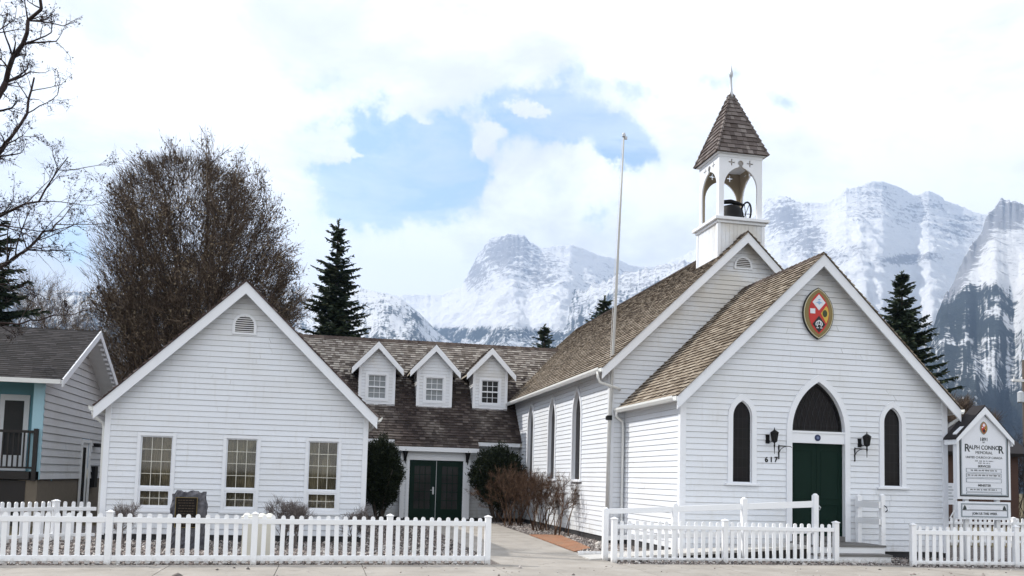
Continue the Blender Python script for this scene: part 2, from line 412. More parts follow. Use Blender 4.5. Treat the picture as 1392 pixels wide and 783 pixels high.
# ------------------------------------------------------------------ mesh helpers
WL = {}     # world location of every object that parents others
class MB:
    def __init__(s): s.v = []; s.f = []; s.mi = {}
    def add(s, vs, fs, mi=0):
        if mi:
            for q in range(len(fs)): s.mi[len(s.f) + q] = mi
        k = len(s.v); s.v += [tuple(v) for v in vs]; s.f += [tuple(i + k for i in f) for f in fs]
    def hexa(s, p):     # 4 bottom points, 4 top points, both counter-clockwise from above
        s.add(p, [(3, 2, 1, 0), (4, 5, 6, 7), (0, 1, 5, 4), (1, 2, 6, 5), (2, 3, 7, 6), (3, 0, 4, 7)])
    def box(s, x0, x1, y0, y1, z0, z1):
        s.hexa([(x0, y0, z0), (x1, y0, z0), (x1, y1, z0), (x0, y1, z0), (x0, y0, z1), (x1, y0, z1), (x1, y1, z1), (x0, y1, z1)])
    def prism(s, pts, off):         # planar polygon pushed along a vector
        n = len(pts); off = Vector(off)
        a = [Vector(p) for p in pts]; b = [p + off for p in a]
        s.add(a + b, [tuple(range(n)), tuple(range(2 * n - 1, n - 1, -1))] + [(i, (i + 1) % n + 0, (i + 1) % n + n, i + n) for i in range(n)])
    def ring(s, outer, inner, off, closed=True):    # frame between two outlines of equal count
        n = len(outer); off = Vector(off)
        A = [Vector(p) for p in outer]; B = [Vector(p) for p in inner]
        vs = A + B + [p + off for p in A] + [p + off for p in B]
        fs = []
        m = n if closed else n - 1
        for i in range(m):
            j = (i + 1) % n
            fs += [(i, j, n + j, n + i), (2 * n + i, 3 * n + i, 3 * n + j, 2 * n + j), (i, 2 * n + i, 2 * n + j, j), (n + i, n + j, 3 * n + j, 3 * n + i)]
        if not closed:
            for i in (0, n - 1): fs.append((i, n + i, 3 * n + i, 2 * n + i))
        s.add(vs, fs)
    def holed(s, outer, holes, mp, t0, t1):         # panel with holes; mp(u, v, o)
        loops = [outer] + holes
        tris = tessellate_polygon([[Vector((p[0], p[1], 0)) for p in lp] for lp in loops])
        flat = [p for lp in loops for p in lp]; n = len(flat)
        vs = [mp(p[0], p[1], t0) for p in flat] + [mp(p[0], p[1], t1) for p in flat]
        fs = [tuple(t) for t in tris] + [tuple(i + n for i in reversed(t)) for t in tris]
        k = 0
        for lp in loops:
            m = len(lp)
            fs += [(k + i, k + (i + 1) % m, n + k + (i + 1) % m, n + k + i) for i in range(m)]
            k += m
        s.add(vs, fs)
    def tube(s, path, rad, n=8, cap=True):
        path = [Vector(p) for p in path]
        if not hasattr(rad, '__len__'): rad = [rad] * len(path)
        vs = []; fs = []; ref = None
        for i, p in enumerate(path):
            d = (path[min(i + 1, len(path) - 1)] - path[max(i - 1, 0)]).normalized()
            if ref is None: ref = Vector((0, 0, 1)) if abs(d.z) < .9 else Vector((1, 0, 0))
            x = d.cross(ref).normalized(); y = d.cross(x).normalized()
            ref = -y if False else ref
            for k in range(n):
                a = 2 * math.pi * k / n
                vs.append(p + (x * math.cos(a) + y * math.sin(a)) * rad[i])
        for i in range(len(path) - 1):
            for k in range(n):
                a, b = i * n + k, i * n + (k + 1) % n
                fs.append((a, b, b + n, a + n))
        if cap: fs += [tuple(range(n)), tuple(range(len(vs) - 1, len(vs) - n - 1, -1))]
        s.add(vs, fs)
    def lathe(s, c, prof, n=16, axis=2):            # prof: (radius, height)
        vs = []; fs = []
        for (r, h) in prof:
            for k in range(n):
                a = 2 * math.pi * k / n; q = [r * math.cos(a), r * math.sin(a), h]
                if axis == 0: q = [h, q[0], q[1]]
                if axis == 1: q = [q[0], h, q[1]]
                vs.append((c[0] + q[0], c[1] + q[1], c[2] + q[2]))
        for i in range(len(prof) - 1):
            for k in range(n):
                a, b = i * n + k, i * n + (k + 1) % n
                fs.append((a, b, b + n, a + n))
        fs += [tuple(range(n - 1, -1, -1)), tuple(range((len(prof) - 1) * n, len(prof) * n))]
        s.add(vs, fs)
    def build(s, name, mat, parent=None, smooth=False, bevel=0., fix=True, flat_origin=True):
        vs = np.array(s.v, dtype=float)
        lo, hi = vs.min(0), vs.max(0)
        c = Vector(((lo[0] + hi[0]) / 2, (lo[1] + hi[1]) / 2, lo[2]))
        vs = vs - np.array(c)
        me = bpy.data.meshes.new(name)
        me.from_pydata([tuple(v) for v in vs], [], s.f)
        if fix:
            bm = bmesh.new(); bm.from_mesh(me)
            bmesh.ops.recalc_face_normals(bm, faces=bm.faces)
            bm.to_mesh(me); bm.free()
        for mm in (mat if isinstance(mat, (list, tuple)) else [mat]): me.materials.append(mm)
        for q, mi in s.mi.items(): me.polygons[q].material_index = mi
        if smooth:
            me.polygons.foreach_set('use_smooth', [True] * len(me.polygons))
        o = bpy.data.objects.new(name, me); COL.objects.link(o)
        place(o, c, parent)
        if bevel:
            md = o.modifiers.new('bevel', 'BEVEL'); md.width = bevel; md.segments = 2; md.limit_method = 'ANGLE'
        return o
def place(o, c, parent):
    c = Vector(c); WL[o.name] = c
    if parent is not None:
        o.parent = parent; o.location = c - WL[parent.name]
    else: o.location = c
def np_mesh(name, V, F, mat, parent=None, smooth=False, origin=None):
    V = np.asarray(V, dtype=np.float32); F = np.asarray(F, dtype=np.int32)
    c = np.array(origin if origin is not None else [(V[:, 0].min() + V[:, 0].max()) / 2, (V[:, 1].min() + V[:, 1].max()) / 2, V[:, 2].min()])
    me = bpy.data.meshes.new(name)
    k = F.shape[1]
    me.vertices.add(len(V)); me.vertices.foreach_set('co', (V - c).astype(np.float32).ravel())
    me.loops.add(F.size); me.loops.foreach_set('vertex_index', F.ravel())
    me.polygons.add(len(F)); me.polygons.foreach_set('loop_start', np.arange(0, F.size, k, dtype=np.int32))
    if smooth: me.polygons.foreach_set('use_smooth', np.ones(len(F), dtype=bool))
    me.update(); me.validate()
    me.materials.append(mat)
    o = bpy.data.objects.new(name, me); COL.objects.link(o)
    place(o, Vector([float(x) for x in c]), parent)
    return o
def thing(name, loc, label, cat, group=None):
    o = bpy.data.objects.new(name, None); COL.objects.link(o)
    o.empty_display_size = .2
    place(o, loc, None); tag(o, label, cat, group); return o
def tag(o, label=None, cat=None, group=None, kind=None):
    if label: o['label'] = label
    if cat: o['category'] = cat
    if group: o['group'] = group
    if kind: o['kind'] = kind
    return o
def struct(o, kind='structure'): o['kind'] = kind; return o
def clone(o, loc, parent=None):
    c = o.copy(); COL.objects.link(c)
    if parent is not None: c.parent = parent
    c.location = loc
    WL[c.name] = Vector(loc) + (WL[parent.name] if parent is not None else Vector())
    return c
def text(s, size, loc, mat, parent, name='lettering', align='CENTER', rot=(math.pi / 2, 0, 0), ext=.002, sx=1.0, font_bold=False):
    cu = bpy.data.curves.new(name, 'FONT'); cu.body = s; cu.size = size; cu.extrude = ext
    cu.align_x = align; cu.align_y = 'CENTER'
    if font_bold: cu.offset = size * .018
    cu.materials.append(mat)
    tmp = bpy.data.objects.new(name, cu); COL.objects.link(tmp)
    me = bpy.data.meshes.new_from_object(tmp.evaluated_get(bpy.context.evaluated_depsgraph_get()))
    bpy.data.objects.remove(tmp, do_unlink=True)
    me.materials.clear(); me.materials.append(mat)
    o = bpy.data.objects.new(name, me); COL.objects.link(o)
    place(o, loc, parent); o.rotation_euler = rot; o.scale = (sx, 1, 1)
    return o
# ------------------------------------------------------------------ building helpers
def FRONT(B): return lambda u, z, o: (u, B - o, z)
def LEFT(A): return lambda u, z, o: (A - o, u, z)
def RIGHT(A): return lambda u, z, o: (A + o, u, z)
def BACK(B): return lambda u, z, o: (u, B + o, z)
def gothic(cx, wd, zb, zs, za, n=9):
    h = za - zs; r = (wd * wd + h * h) / (2 * wd)
    t1 = math.acos(max(-1, min(1, (r - wd) / r)))
    pts = [(cx - wd, zb), (cx + wd, zb)]
    arc = [(cx + wd - r + r * math.cos(t1 * i / n), zs + r * math.sin(t1 * i / n)) for i in range(n + 1)]
    pts += arc
    pts += [(2 * cx - x, z) for (x, z) in reversed(arc[:-1])]
    return pts
def outline_span(pts):
    """half-open horizontal extent of a convex-ish outline over a band of heights"""
    def f(z0, z1):
        xs = []
        for zz in (z0, (z0 + z1) / 2, z1):
            c = []
            for i in range(len(pts)):
                (x1, y1), (x2, y2) = pts[i], pts[(i + 1) % len(pts)]
                if (y1 - zz) * (y2 - zz) <= 0 and y1 != y2:
                    c.append(x1 + (x2 - x1) * (zz - y1) / (y2 - y1))
            xs += c
        return (min(xs), max(xs)) if xs else None
    return f
def siding(mb, mp, lo, hi, z0, z1, holes=(), e=.13, lip=.02):
    """lapped boards, each its own strip; lo, hi: wall ends as functions of height"""
    fl = lo if callable(lo) else (lambda z: lo)
    fh = hi if callable(hi) else (lambda z: hi)
    hs = [outline_span(h) for h in holes]
    z = z0
    while z < z1 - .004:
        zt = min(z + e, z1)
        segs = [(fl(z), fl(zt), fh(z), fh(zt))]
        for h in hs:
            sp = h(z + .003, zt - .003)
            if not sp: continue
            new = []
            for (a, at, b, bt) in segs:
                if sp[1] <= a or sp[0] >= b: new.append((a, at, b, bt)); continue
                if sp[0] > a: new.append((a, at, sp[0], sp[0]))
                if sp[1] < b: new.append((sp[1], sp[1], b, bt))
            segs = new
        for (a, at, b, bt) in segs:
            if b - a < .01: continue
            if bt < at: at = bt = (at + bt) / 2
            # a board now and then is butted to the next one
            cuts = [0.0]
            if b - a > 2.6 and R.random() < .8: cuts.append(R.uniform(.25, .75))
            cuts.append(1.0)
            for i in range(len(cuts) - 1):
                k0, k1 = cuts[i], cuts[i + 1]
                g0 = .004 if i else 0; j = R.uniform(-.0012, .0012); dz = R.uniform(-.002, .002)
                A, B_ = a + (b - a) * k0 + g0, a + (b - a) * k1
                At, Bt = at + (bt - at) * k0 + g0, at + (bt - at) * k1
                g = .009
                v = [mp(A, z + g + dz, 0), mp(B_, z + g + dz, 0), mp(B_, z + g + dz, lip + j), mp(A, z + g + dz, lip + j), mp(At, zt, .004 + j * .5), mp(Bt, zt, .004 + j * .5)]
                mb.add(v, [(0, 1, 2, 3), (3, 2, 5, 4)])
                mb.add([mp(A, z - .003, .0015), mp(B_, z - .003, .0015), mp(B_, z + g + .006, .0015), mp(A, z + g + .006, .0015)], [(0, 1, 2, 3)], 1)
        z += e
def shakes(mb, P0, U, S, L, SL, e=.14, clip=None, w0=.09, w1=.22, th=.027):
    P0, U, S = Vector(P0), Vector(U).normalized(), Vector(S).normalized()
    N = U.cross(S).normalized()
    if N.z < 0: N = -N
    s = 0.0
    while s < SL - .02:
        a0, a1 = clip(s) if clip else (0, L)
        u = a0 - R.random() * w1
        while u < a1:
            wd = R.uniform(w0, w1)
            a, b = max(u, a0), min(u + wd - .005, a1)
            u += wd
            if b - a < .015: continue
            sa = s + R.uniform(-.006, .006); sb = min(s + e * 1.3, SL + .02)
            t = th * R.uniform(.75, 1.35)
            q = lambda x, y, h: P0 + U * x + S * y + N * h
            mb.add([q(a, sa, 0), q(b, sa, 0), q(a, sa, t + .01), q(b, sa, t + .01), q(a, sb, .005), q(b, sb, .005)],
                   [(2, 3, 5, 4), (0, 2, 4), (1, 5, 3)])
            mb.add([q(a, sa, -.004), q(b, sa, -.004), q(a, sa, t + .01), q(b, sa, t + .01)], [(0, 1, 3, 2)], 1)
        s += e
def gable_roof(parent, ac, zr, m, half, b0, b1, mat, deck_mat, rake_mat, vth=.30, e=.14, back_rake=True, rake_t=.035, name='roof', ridge_axis='y', shake_kw={}, sides=(-1, 1)):
    """gable roof, ridge along y at x = ac; returns the roof object. zr is the height of the ridge"""
    c = math.cos(math.atan(m)); sl = half / c
    mb = MB()
    for s in sides:
        shakes(mb, (ac + s * half, b0 - .05, zr - m * half - .025), (0, 1, 0), (-s, 0, m), b1 - b0 + .1, sl, e, **shake_kw)
    roof = mb.build(name, [mat, M['endgrain_shade']], parent, fix=False)
    mb = MB()       # the boards under the shakes, seen from below
    t = .09
    for s in sides:
        p = [(ac, b0 + .02, zr - .03), (ac + s * half, b0 + .02, zr - m * half - .03), (ac + s * half, b0 + .02, zr - m * half - .03 - t), (ac, b0 + .02, zr - .03 - t)]
        mb.prism(p, (0, b1 - b0 - .04, 0))
    mb.build('roof_deck', deck_mat, roof)
    mb = MB()       # ridge caps
    y = b0
    while y < b1 - .05:
        y2 = min(y + .24, b1)
        for s in (-1, 1):
            mb.add([(ac, y, zr + .035), (ac + s * .13, y, zr + .03 - m * .13), (ac, y2, zr + .015), (ac + s * .13, y2, zr + .01 - m * .13), (ac, y, zr), (ac + s * .13, y, zr - .005 - m * .13)],
                   [(0, 1, 3, 2), (0, 4, 5, 1)])
        y += .2
    mb.build('ridge_cap', M['ridge'], roof, fix=False)
    for (y, ok) in ((b0, True), (b1, back_rake)):
        if not ok: continue
        mb = MB(); yy = y - rake_t * .5 if y == b0 else y - rake_t * .5
        for s in sides:
            p = [(ac, yy, zr - .035), (ac, yy, zr - .012 - vth), (ac + s * half, yy, zr - m * half - .012 - vth), (ac + s * half, yy, zr - m * half - .035)]
            mb.prism(p, (0, rake_t, 0))
        mb.build('rake_board', rake_mat, roof)
    return roof
def gutter(parent, x, b0, b1, z, s, mat):
    """eaves gutter running along y, open side up; s = direction pointing away from the wall"""
    mb = MB()
    prof = [(0, .11), (0, 0), (.08, 0), (.115, .06), (.115, .11), (.105, .11), (.105, .065), (.075, .012), (.012, .012), (.012, .11)]
    mb.prism([(x + s * u, b0, z + v) for u, v in prof], (0, b1 - b0, 0))
    return mb.build('gutter', mat, parent)
def casing(mb, mp, outer, inner, o0, o1):
    n = len(outer)
    A = [mp(u, z, o0) for u, z in outer]; B = [mp(u, z, o0) for u, z in inner]
    off = Vector(mp(0, 0, o1)) - Vector(mp(0, 0, o0))
    mb.ring(A, B, off)
def panel(mb, mp, pts, o0, o1):
    off = Vector(mp(0, 0, o1)) - Vector(mp(0, 0, o0))
    mb.prism([mp(u, z, o0) for u, z in pts], off)
def bar(mb, mp, u0, u1, z0, z1, o0, o1):
    panel(mb, mp, [(u0, z0), (u1, z0), (u1, z1), (u0, z1)], o0, o1)
def rect(u0, u1, z0, z1): return [(u0, z0), (u1, z0), (u1, z1), (u0, z1)]
def lancet(parent, mp, cx, wd, zb, zs, za, cw=.13, depth=.09, glass='leaded', sill=True, name='window'):
    inn = gothic(cx, wd, zb, zs, za)
    out = gothic(cx, wd + cw, zb - .02, zs, za + cw * 1.25)
    mb = MB(); casing(mb, mp, out, inn, .0, .04)
    mid = gothic(cx, wd - .012, zb + .012, zs, za - .02)
    casing(mb, mp, inn, mid, -depth, -depth + .03)             # sash
    n = len(inn); A = [mp(u, z, .002) for u, z in inn]; B = [mp(u, z, -depth) for u, z in inn]
    mb.add(A + B, [(i, (i + 1) % n, n + (i + 1) % n, n + i) for i in range(n)])   # the reveal
    win = mb.build(name, M['trim'], parent)
    if sill:
        mb = MB(); bar(mb, mp, cx - wd - cw - .06, cx + wd + cw + .06, zb - .07, zb - .018, 0, .075)
        mb.build('sill', M['trim'], win, bevel=.006)
    mb = MB(); panel(mb, mp, inn, -depth + .008, -depth - .004)
    mb.build('pane', M[glass], win)
    return win, out
def vent_halfround(parent, mp, cx, z0, wd, ht, n=8):
    arc = [(cx + wd * math.cos(math.pi * i / n), z0 + (ht - wd) + wd * math.sin(math.pi * i / n)) for i in range(n + 1)]
    outl = [(cx - wd, z0), (cx + wd, z0)] + arc
    k = .78
    inn = [(cx + (u - cx) * k, z0 + .045 + (z - z0) * (ht - .095) / ht) for u, z in outl]
    mb = MB(); casing(mb, mp, outl, inn, 0, .045)
    v = mb.build('vent', M['trim'], parent)
    mb = MB(); panel(mb, mp, inn, .0, .026); mb.build('vent_opening', M['felt'], v)
    mb = MB(); sp = outline_span(inn)
    z = z0 + .06
    while z < z0 + ht - .07:
        s2 = sp(z, z + .02)
        if s2: panel(mb, mp, rect(s2[0], s2[1], z, z + .020), .028, .043)
        z += .05
    mb.build('louvres', M['trim_old'], v)
    return v
def downspout(parent, path, mat):
    mb = MB(); mb.tube(path, .038, 8); return mb.build('downspout', mat, parent, smooth=True)

# ------------------------------------------------------------------ ground, paving, beds
def sheet(name, pts, z, mat, kind='structure'):
    mb = MB(); mb.add([(x, y, z) for x, y in pts], [tuple(range(len(pts)))])
    o = mb.build(name, mat); o['kind'] = kind
    return o
G = 20000
sheet('ground', [(-G, -G), (G, -G), (G, G), (-G, G)], -.03, M['ground'])
sheet('gravel_bed', [(-14.5, -2.66), (-4.62, -2.03), (-4.4, -1.9), (-4.38, 12.6), (-6.9, 14.3), (-14.5, 8)], -.012, M['gravel_base'])
sheet('gravel_bed', [(-1.98, -1.75), (4.25, -1.75), (4.25, -2.14), (13, -2.75), (13, 3.6), (-.3, 3.9), (-.3, 14.3), (-1.75, 14.3), (-1.85, 7.2), (-2.16, .9)], -.008, M['gravel_base'])
def slab(name, pts, z0, z1, mat):
    mb = MB(); mb.prism([(x, y, z0) for x, y in pts], (0, 0, z1 - z0)); o = mb.build(name, mat); o['kind'] = 'structure'; return o
# the pavement along the street is cast in bays with open joints
def edge_b(x):      # its back edge
    if x < -4.6: return -2.66 + (x + 14.5) * .0636
    if x < 4.25: return -1.82 if x > -2.0 else -2.03
    return -2.14 - (x - 4.25) * .07
mbp = MB(); x = -25.6
cutx = sorted([-26.2, -23.0, -21.3, -19.5, -17.8, -16.0, -14.2, -12.4, -10.16, -8.39, -6.97, -4.6, -2.0, -.2, 1.6, 2.9, 4.25, 6.0, 7.8, 9.6, 11.4, 13.2, 15.0, 17])
for a, b in zip(cutx[:-1], cutx[1:]):
    mbp.prism([(a + .006, edge_b(a + .01), -.03), (b - .006, edge_b(b - .01), -.03), (b - .006, -6.2, -.03), (a + .006, -6.2, -.03)], (0, 0, .034 + R.uniform(-.002, .002)))
o = mbp.build('sidewalk', M['concrete']); o['kind'] = 'structure'
slab('walkway', [(-4.4, -2.02), (-2.02, -2.02), (-2.16, .9), (-1.85, 7.2), (-1.7, 12.3), (-2.4, 14.05), (-4.95, 14.05), (-4.38, 12.4)], -.03, .001, M['concrete'])
slab('brick_strip', [(-2.10, .98), (-1.42, 1.95), (-.88, 6.7), (-1.83, 6.6)], -.03, .012, M['brick'])
slab('kerb', [(-30, -6.36), (20, -6.36), (20, -6.21), (-30, -6.21)], -.2, 0.0, M['concrete'])
sheet('road', [(-200, -30), (200, -30), (200, -6.36), (-200, -6.36)], -.026, M['asphalt'])

def in_poly(pts, x, y):
    c = np.zeros(x.shape, bool); n = len(pts)
    for i in range(n):
        x1, y1 = pts[i]; x2, y2 = pts[(i + 1) % n]
        if y1 == y2: continue
        k = ((y1 > y) != (y2 > y)) & (x < (x2 - x1) * (y - y1) / (y2 - y1) + x1)
        c ^= k
    return c
def stones(name, polys, density, size, z0, mat):
    octa = np.array([(1, 0, 0), (-1, 0, 0), (0, 1, 0), (0, -1, 0), (0, 0, 1), (0, 0, -1)], float)
    of = np.array([(0, 2, 4), (2, 1, 4), (1, 3, 4), (3, 0, 4), (2, 0, 5), (1, 2, 5), (3, 1, 5), (0, 3, 5)])
    V = []; F = []; k = 0
    for poly, dens in polys:
        xs = [p[0] for p in poly]; ys = [p[1] for p in poly]
        n = int((max(xs) - min(xs)) * (max(ys) - min(ys)) * dens)
        x = NR.uniform(min(xs), max(xs), n); y = NR.uniform(min(ys), max(ys), n)
        ok = in_poly(poly, x, y); x, y = x[ok], y[ok]; n = len(x)
        sc = size * NR.lognormal(0, .38, (n, 1, 1)) * NR.uniform(.6, 1.25, (n, 1, 3))
        sc[:, :, 2] *= .7
        v = octa[None] * sc * NR.uniform(.7, 1.2, (n, 6, 1))
        a = NR.uniform(0, 6.28, n); ca, sa = np.cos(a)[:, None], np.sin(a)[:, None]
        vx = v[:, :, 0] * ca - v[:, :, 1] * sa + x[:, None]; vy = v[:, :, 0] * sa + v[:, :, 1] * ca + y[:, None]
        vz = v[:, :, 2] + z0 + NR.uniform(-.004, .012, n)[:, None]
        V.append(np.stack([vx, vy, vz], -1).reshape(-1, 3))
        F.append((of[None] + (np.arange(n) * 6)[:, None, None]).reshape(-1, 3) + k); k += n * 6
    o = np_mesh(name, np.concatenate(V), np.concatenate(F), mat)
    o['kind'] = 'stuff'
    return o
stones('gravel', [([(-14.4, -2.7), (-4.6, -2.08), (-4.6, -1.3), (-14.4, -1.6)], 620), ([(-14.4, -1.6), (-4.5, -1.3), (-4.42, 2.9), (-14.4, 2.9)], 330),
                  ([(-6.6, 2.9), (-4.42, 2.9), (-4.42, 12.3), (-6.6, 13.5)], 130), ([(-1.95, -1.86), (4.2, -1.86), (4.2, -1.2), (-1.95, -1.2)], 620), ([(-.2, -1.2), (9, -1.2), (9, -.05), (-.2, -.05)], 200),
                  ([(-12, -2.9), (4.2, -2.0), (12, -2.7), (12, -4.4), (-12, -4.4)], 2.2), ([(4.3, -2.22), (12.5, -2.78), (12.5, -1.6), (4.3, -1.4)], 480), ([(-1.4, 2.0), (-.45, 2.0), (-.45, 14), (-1.7, 14), (-1.75, 7), (-.9, 6.7)], 380), ([(-2.0, .2), (-.45, .2), (-.45, 2), (-1.4, 2), (-2.05, .95)], 420)],
       300, .026, 0.0, M['gravel'])

# ------------------------------------------------------------------ the church: a low entrance block in front of a taller nave, with a belfry
CH = thing('church', (3.352, 0, 0), 'white clapboard church with cedar shake roofs, belfry and green arched front door', 'church')
W = 6.703; AC = W / 2; D = 3.758; L = .414; NB = 20.0
zA, mA, hA = 6.966, .968, AC + .2064          # entrance block roof
zN, mN, hN = 8.49, .962, AC + .734            # nave roof
fr = FRONT(0)
lw = [gothic(AC + s * 1.902 + .012, .232, 1.648, 3.12, 3.49) for s in (-1, 1)]
door_hole = gothic(AC, .668, .45, 2.86, 4.0)
mb = MB()
topz = lambda a: zA - mA * abs(a - AC) - .1
lo = lambda z: max(0.0, AC - (zA - .1 - z) / mA); hi = lambda z: min(W, AC + (zA - .1 - z) / mA)
siding(mb, fr, lo, hi, .14, zA - .16, lw + [door_hole])
eaveA = zA - mA * AC - .1
siding(mb, LEFT(0), 0, D, .14, eaveA - .02); siding(mb, RIGHT(W), 0, D, .14, eaveA - .02)
mb.build('entrance_wall', [M['siding'], M['grime_shade']], CH, fix=False)
mb = MB()
mb.box(.012, W - .012, .012, D, -.1, .15)
mb.build('foundation', M['found'], CH)
mb = MB()
for s, a in ((-1, 0), (1, W)):
    mb = MB(); mb.box(a - .03 if s < 0 else a - .11, a + .11 if s < 0 else a + .03, -.03, 0, .12, eaveA + .06)
    mb.box(a - .028 if s < 0 else a - .0, a + 0 if s < 0 else a + .028, .0, .10, .12, eaveA - .02)
    mb.build('corner_board', M['trim'], CH)
    mb = MB(); f0, f1 = (-.032, -.002) if s < 0 else (W + .002, W + .032)
    mb.box(f0, f1, .1, D, eaveA - .24, eaveA - .03); mb.build('frieze', M['trim'], CH)      # under the side eaves
rA = gable_roof(CH, AC, zA, mA, hA, -.258, D + .02, M['shake'], M['soffit'], M['trim'], back_rake=False)
gz = zA - mA * hA - .13
gutter(rA, AC - hA - .005, -.25, D + .25, gz, -1, M['gutter'])
gutter(rA, AC + hA + .005, -.25, D + .02, gz, 1, M['gutter'])
for s in (-1, 1): lancet(CH, fr, AC + s * 1.902 + .012, .232, 1.648, 3.12, 3.49, cw=.115, depth=.05)
# fanlight over the door, one casing round both
inn = gothic(AC, .668, .36, 2.86, 4.0, 12); out = gothic(AC, .80, .36, 2.86, 4.155, 12)
mb = MB(); casing(mb, fr, out, inn, 0, .045)
n = len(inn); A_ = [fr(u, z, .002) for u, z in inn]; B_ = [fr(u, z, -.13) for u, z in inn]
mb.add(A_ + B_, [(i, (i + 1) % n, n + (i + 1) % n, n + i) for i in range(n)])
bar(mb, fr, AC - .668, AC + .668, 2.585, 2.85, -.10, .012)
bar(mb, fr, AC - .70, AC + .70, 2.815, 2.86, -.08, .032)
doorway = mb.build('door_frame', M['trim'], CH)
fan = gothic(AC, .665, 2.862, 2.87, 3.995, 12); fan2 = gothic(AC, .63, 2.90, 2.91, 3.93, 12)
mb = MB(); casing(mb, fr, fan, fan2, -.12, -.085); mb.build('fanlight_sash', M['dark_glass'], doorway)
mb = MB(); panel(mb, fr, fan, -.115, -.125); mb.build('fanlight_pane', M['fanlight'], doorway)
mb = MB()                   # interlaced tracery bars in the fanlight
sp = outline_span(fan2)
for i in range(-4, 5):
    u = AC + i * .14
    for r in (-1, 1):
        pts = []
        for k in range(9):
            zz = 2.9 + k * .11; uu = u + r * (k * .11) ** 1.6 * .32
            s2 = sp(zz, zz + .002)
            if s2 and s2[0] < uu < s2[1]: pts.append(fr(uu, zz, -.108))
        if len(pts) > 1: mb.tube(pts, .006, 4)
mb.build('tracery', M['found'], doorway)
for s in (-1, 1):
    mb = MB()
    u0, u1 = (AC - .664, AC - .004) if s < 0 else (AC + .004, AC + .664)
    bar(mb, fr, u0, u1, .47, 2.585, -.12, -.075)
    for (za, zb2) in ((.62, 1.2), (1.32, 2.44)):               # sunk panels framed by thin moulding
        casing(mb, fr, rect(u0 + .10, u1 - .10, za, zb2), rect(u0 + .125, u1 - .125, za + .025, zb2 - .025), -.075, -.066)
    dl = mb.build('door', M['green_door'], CH, bevel=.004)
    if s < 0:
        mb = MB(); mb.lathe((AC - .07, 0, 1.36), [(.012, .075), (.012, .045), (.03, .03), (.034, .012), (.02, .0)], 12, 1)
        mb.box(AC - .095, AC - .045, .066, .074, 1.25, 1.42)
        mb.build('handle', M['brass'], dl, smooth=True)
mb = MB(); bar(mb, fr, AC - .69, AC + .69, .345, .47, -.12, .03); mb.build('threshold', M['deck'], CH)

# nave
nf = FRONT(D); nl = LEFT(-L); nr = RIGHT(W + L)
eaveN = zN - mN * (AC + L) - .1
lan = [(6.75, .43), (9.64, .43), (12.66, .43)]
lanp = [gothic(b, .42, 1.62, 3.5, 4.27) for b, _ in lan]
mb = MB()
lo = lambda z: max(-L, AC - (zN - .1 - z) / mN); hi = lambda z: min(W + L, AC + (zN - .1 - z) / mN)
siding(mb, nf, lo, hi, .14, zN - .16)
siding(mb, nl, D, NB, .14, eaveN - .02, lanp); siding(mb, nr, D, NB, .14, eaveN - .02, lanp)
siding(mb, BACK(NB), lo, hi, .14, zN - .16)
mb.build('nave_wall', [M['siding'], M['grime_shade']], CH, fix=False)
mb = MB(); mb.box(-L + .012, W + L - .012, D + .012, NB - .012, -.1, .15); mb.build('foundation', M['found'], CH)
mb = MB()
for s, a in ((-1, -L), (1, W + L)):
    mb = MB(); mb.box(a - .03 if s < 0 else a - .11, a + .11 if s < 0 else a + .03, D - .03, D, .12, eaveN + .06)
    mb.box(a - .028 if s < 0 else a, a if s < 0 else a + .028, D, D + .11, .12, eaveN - .02)
    mb.build('corner_board', M['trim'], CH)
rN = gable_roof(CH, AC, zN, mN, hN, D - .3, NB + .3, M['shake'], M['soffit'], M['trim'], e=.145)
gzN = zN - mN * hN - .13
gutter(rN, AC - hN - .005, D - .28, NB + .25, gzN, -1, M['gutter'])
gutter(rN, AC + hN + .005, D - .28, NB + .25, gzN, 1, M['gutter'])
for b, _ in lan:
    lancet(CH, nl, b, .42, 1.62, 3.5, 4.27, cw=.10, depth=.085)
    lancet(CH, nr, b, .40, 1.62, 3.5, 4.27, cw=.11, depth=.16)
vent_halfround(CH, nf, AC, 7.5, .27, .36)
downspout(CH, [(-.80, 3.62, gzN + .02), (-.80, 3.62, gzN - .12), (-.74, 3.62, gzN - .26), (-.30, 3.64, gzN - .38), (-.16, 3.68, gzN - .42)], M['gutter'])
downspout(CH, [(-.29, 3.55, gz + .02), (-.29, 3.60, gz - .1), (-.1, 3.64, gz - .22), (-.07, 3.66, gz - .4), (-.07, 3.66, .3), (-.12, 3.5, .16), (-.5, 2.4, .09)], M['gutter'])
downspout(CH, [(W + .29, -.12, gz + .02), (W + .29, -.1, gz - .1), (W + .10, .12, gz - .3), (W + .075, .16, gz - .45), (W + .075, .16, .25)], M['gutter'])

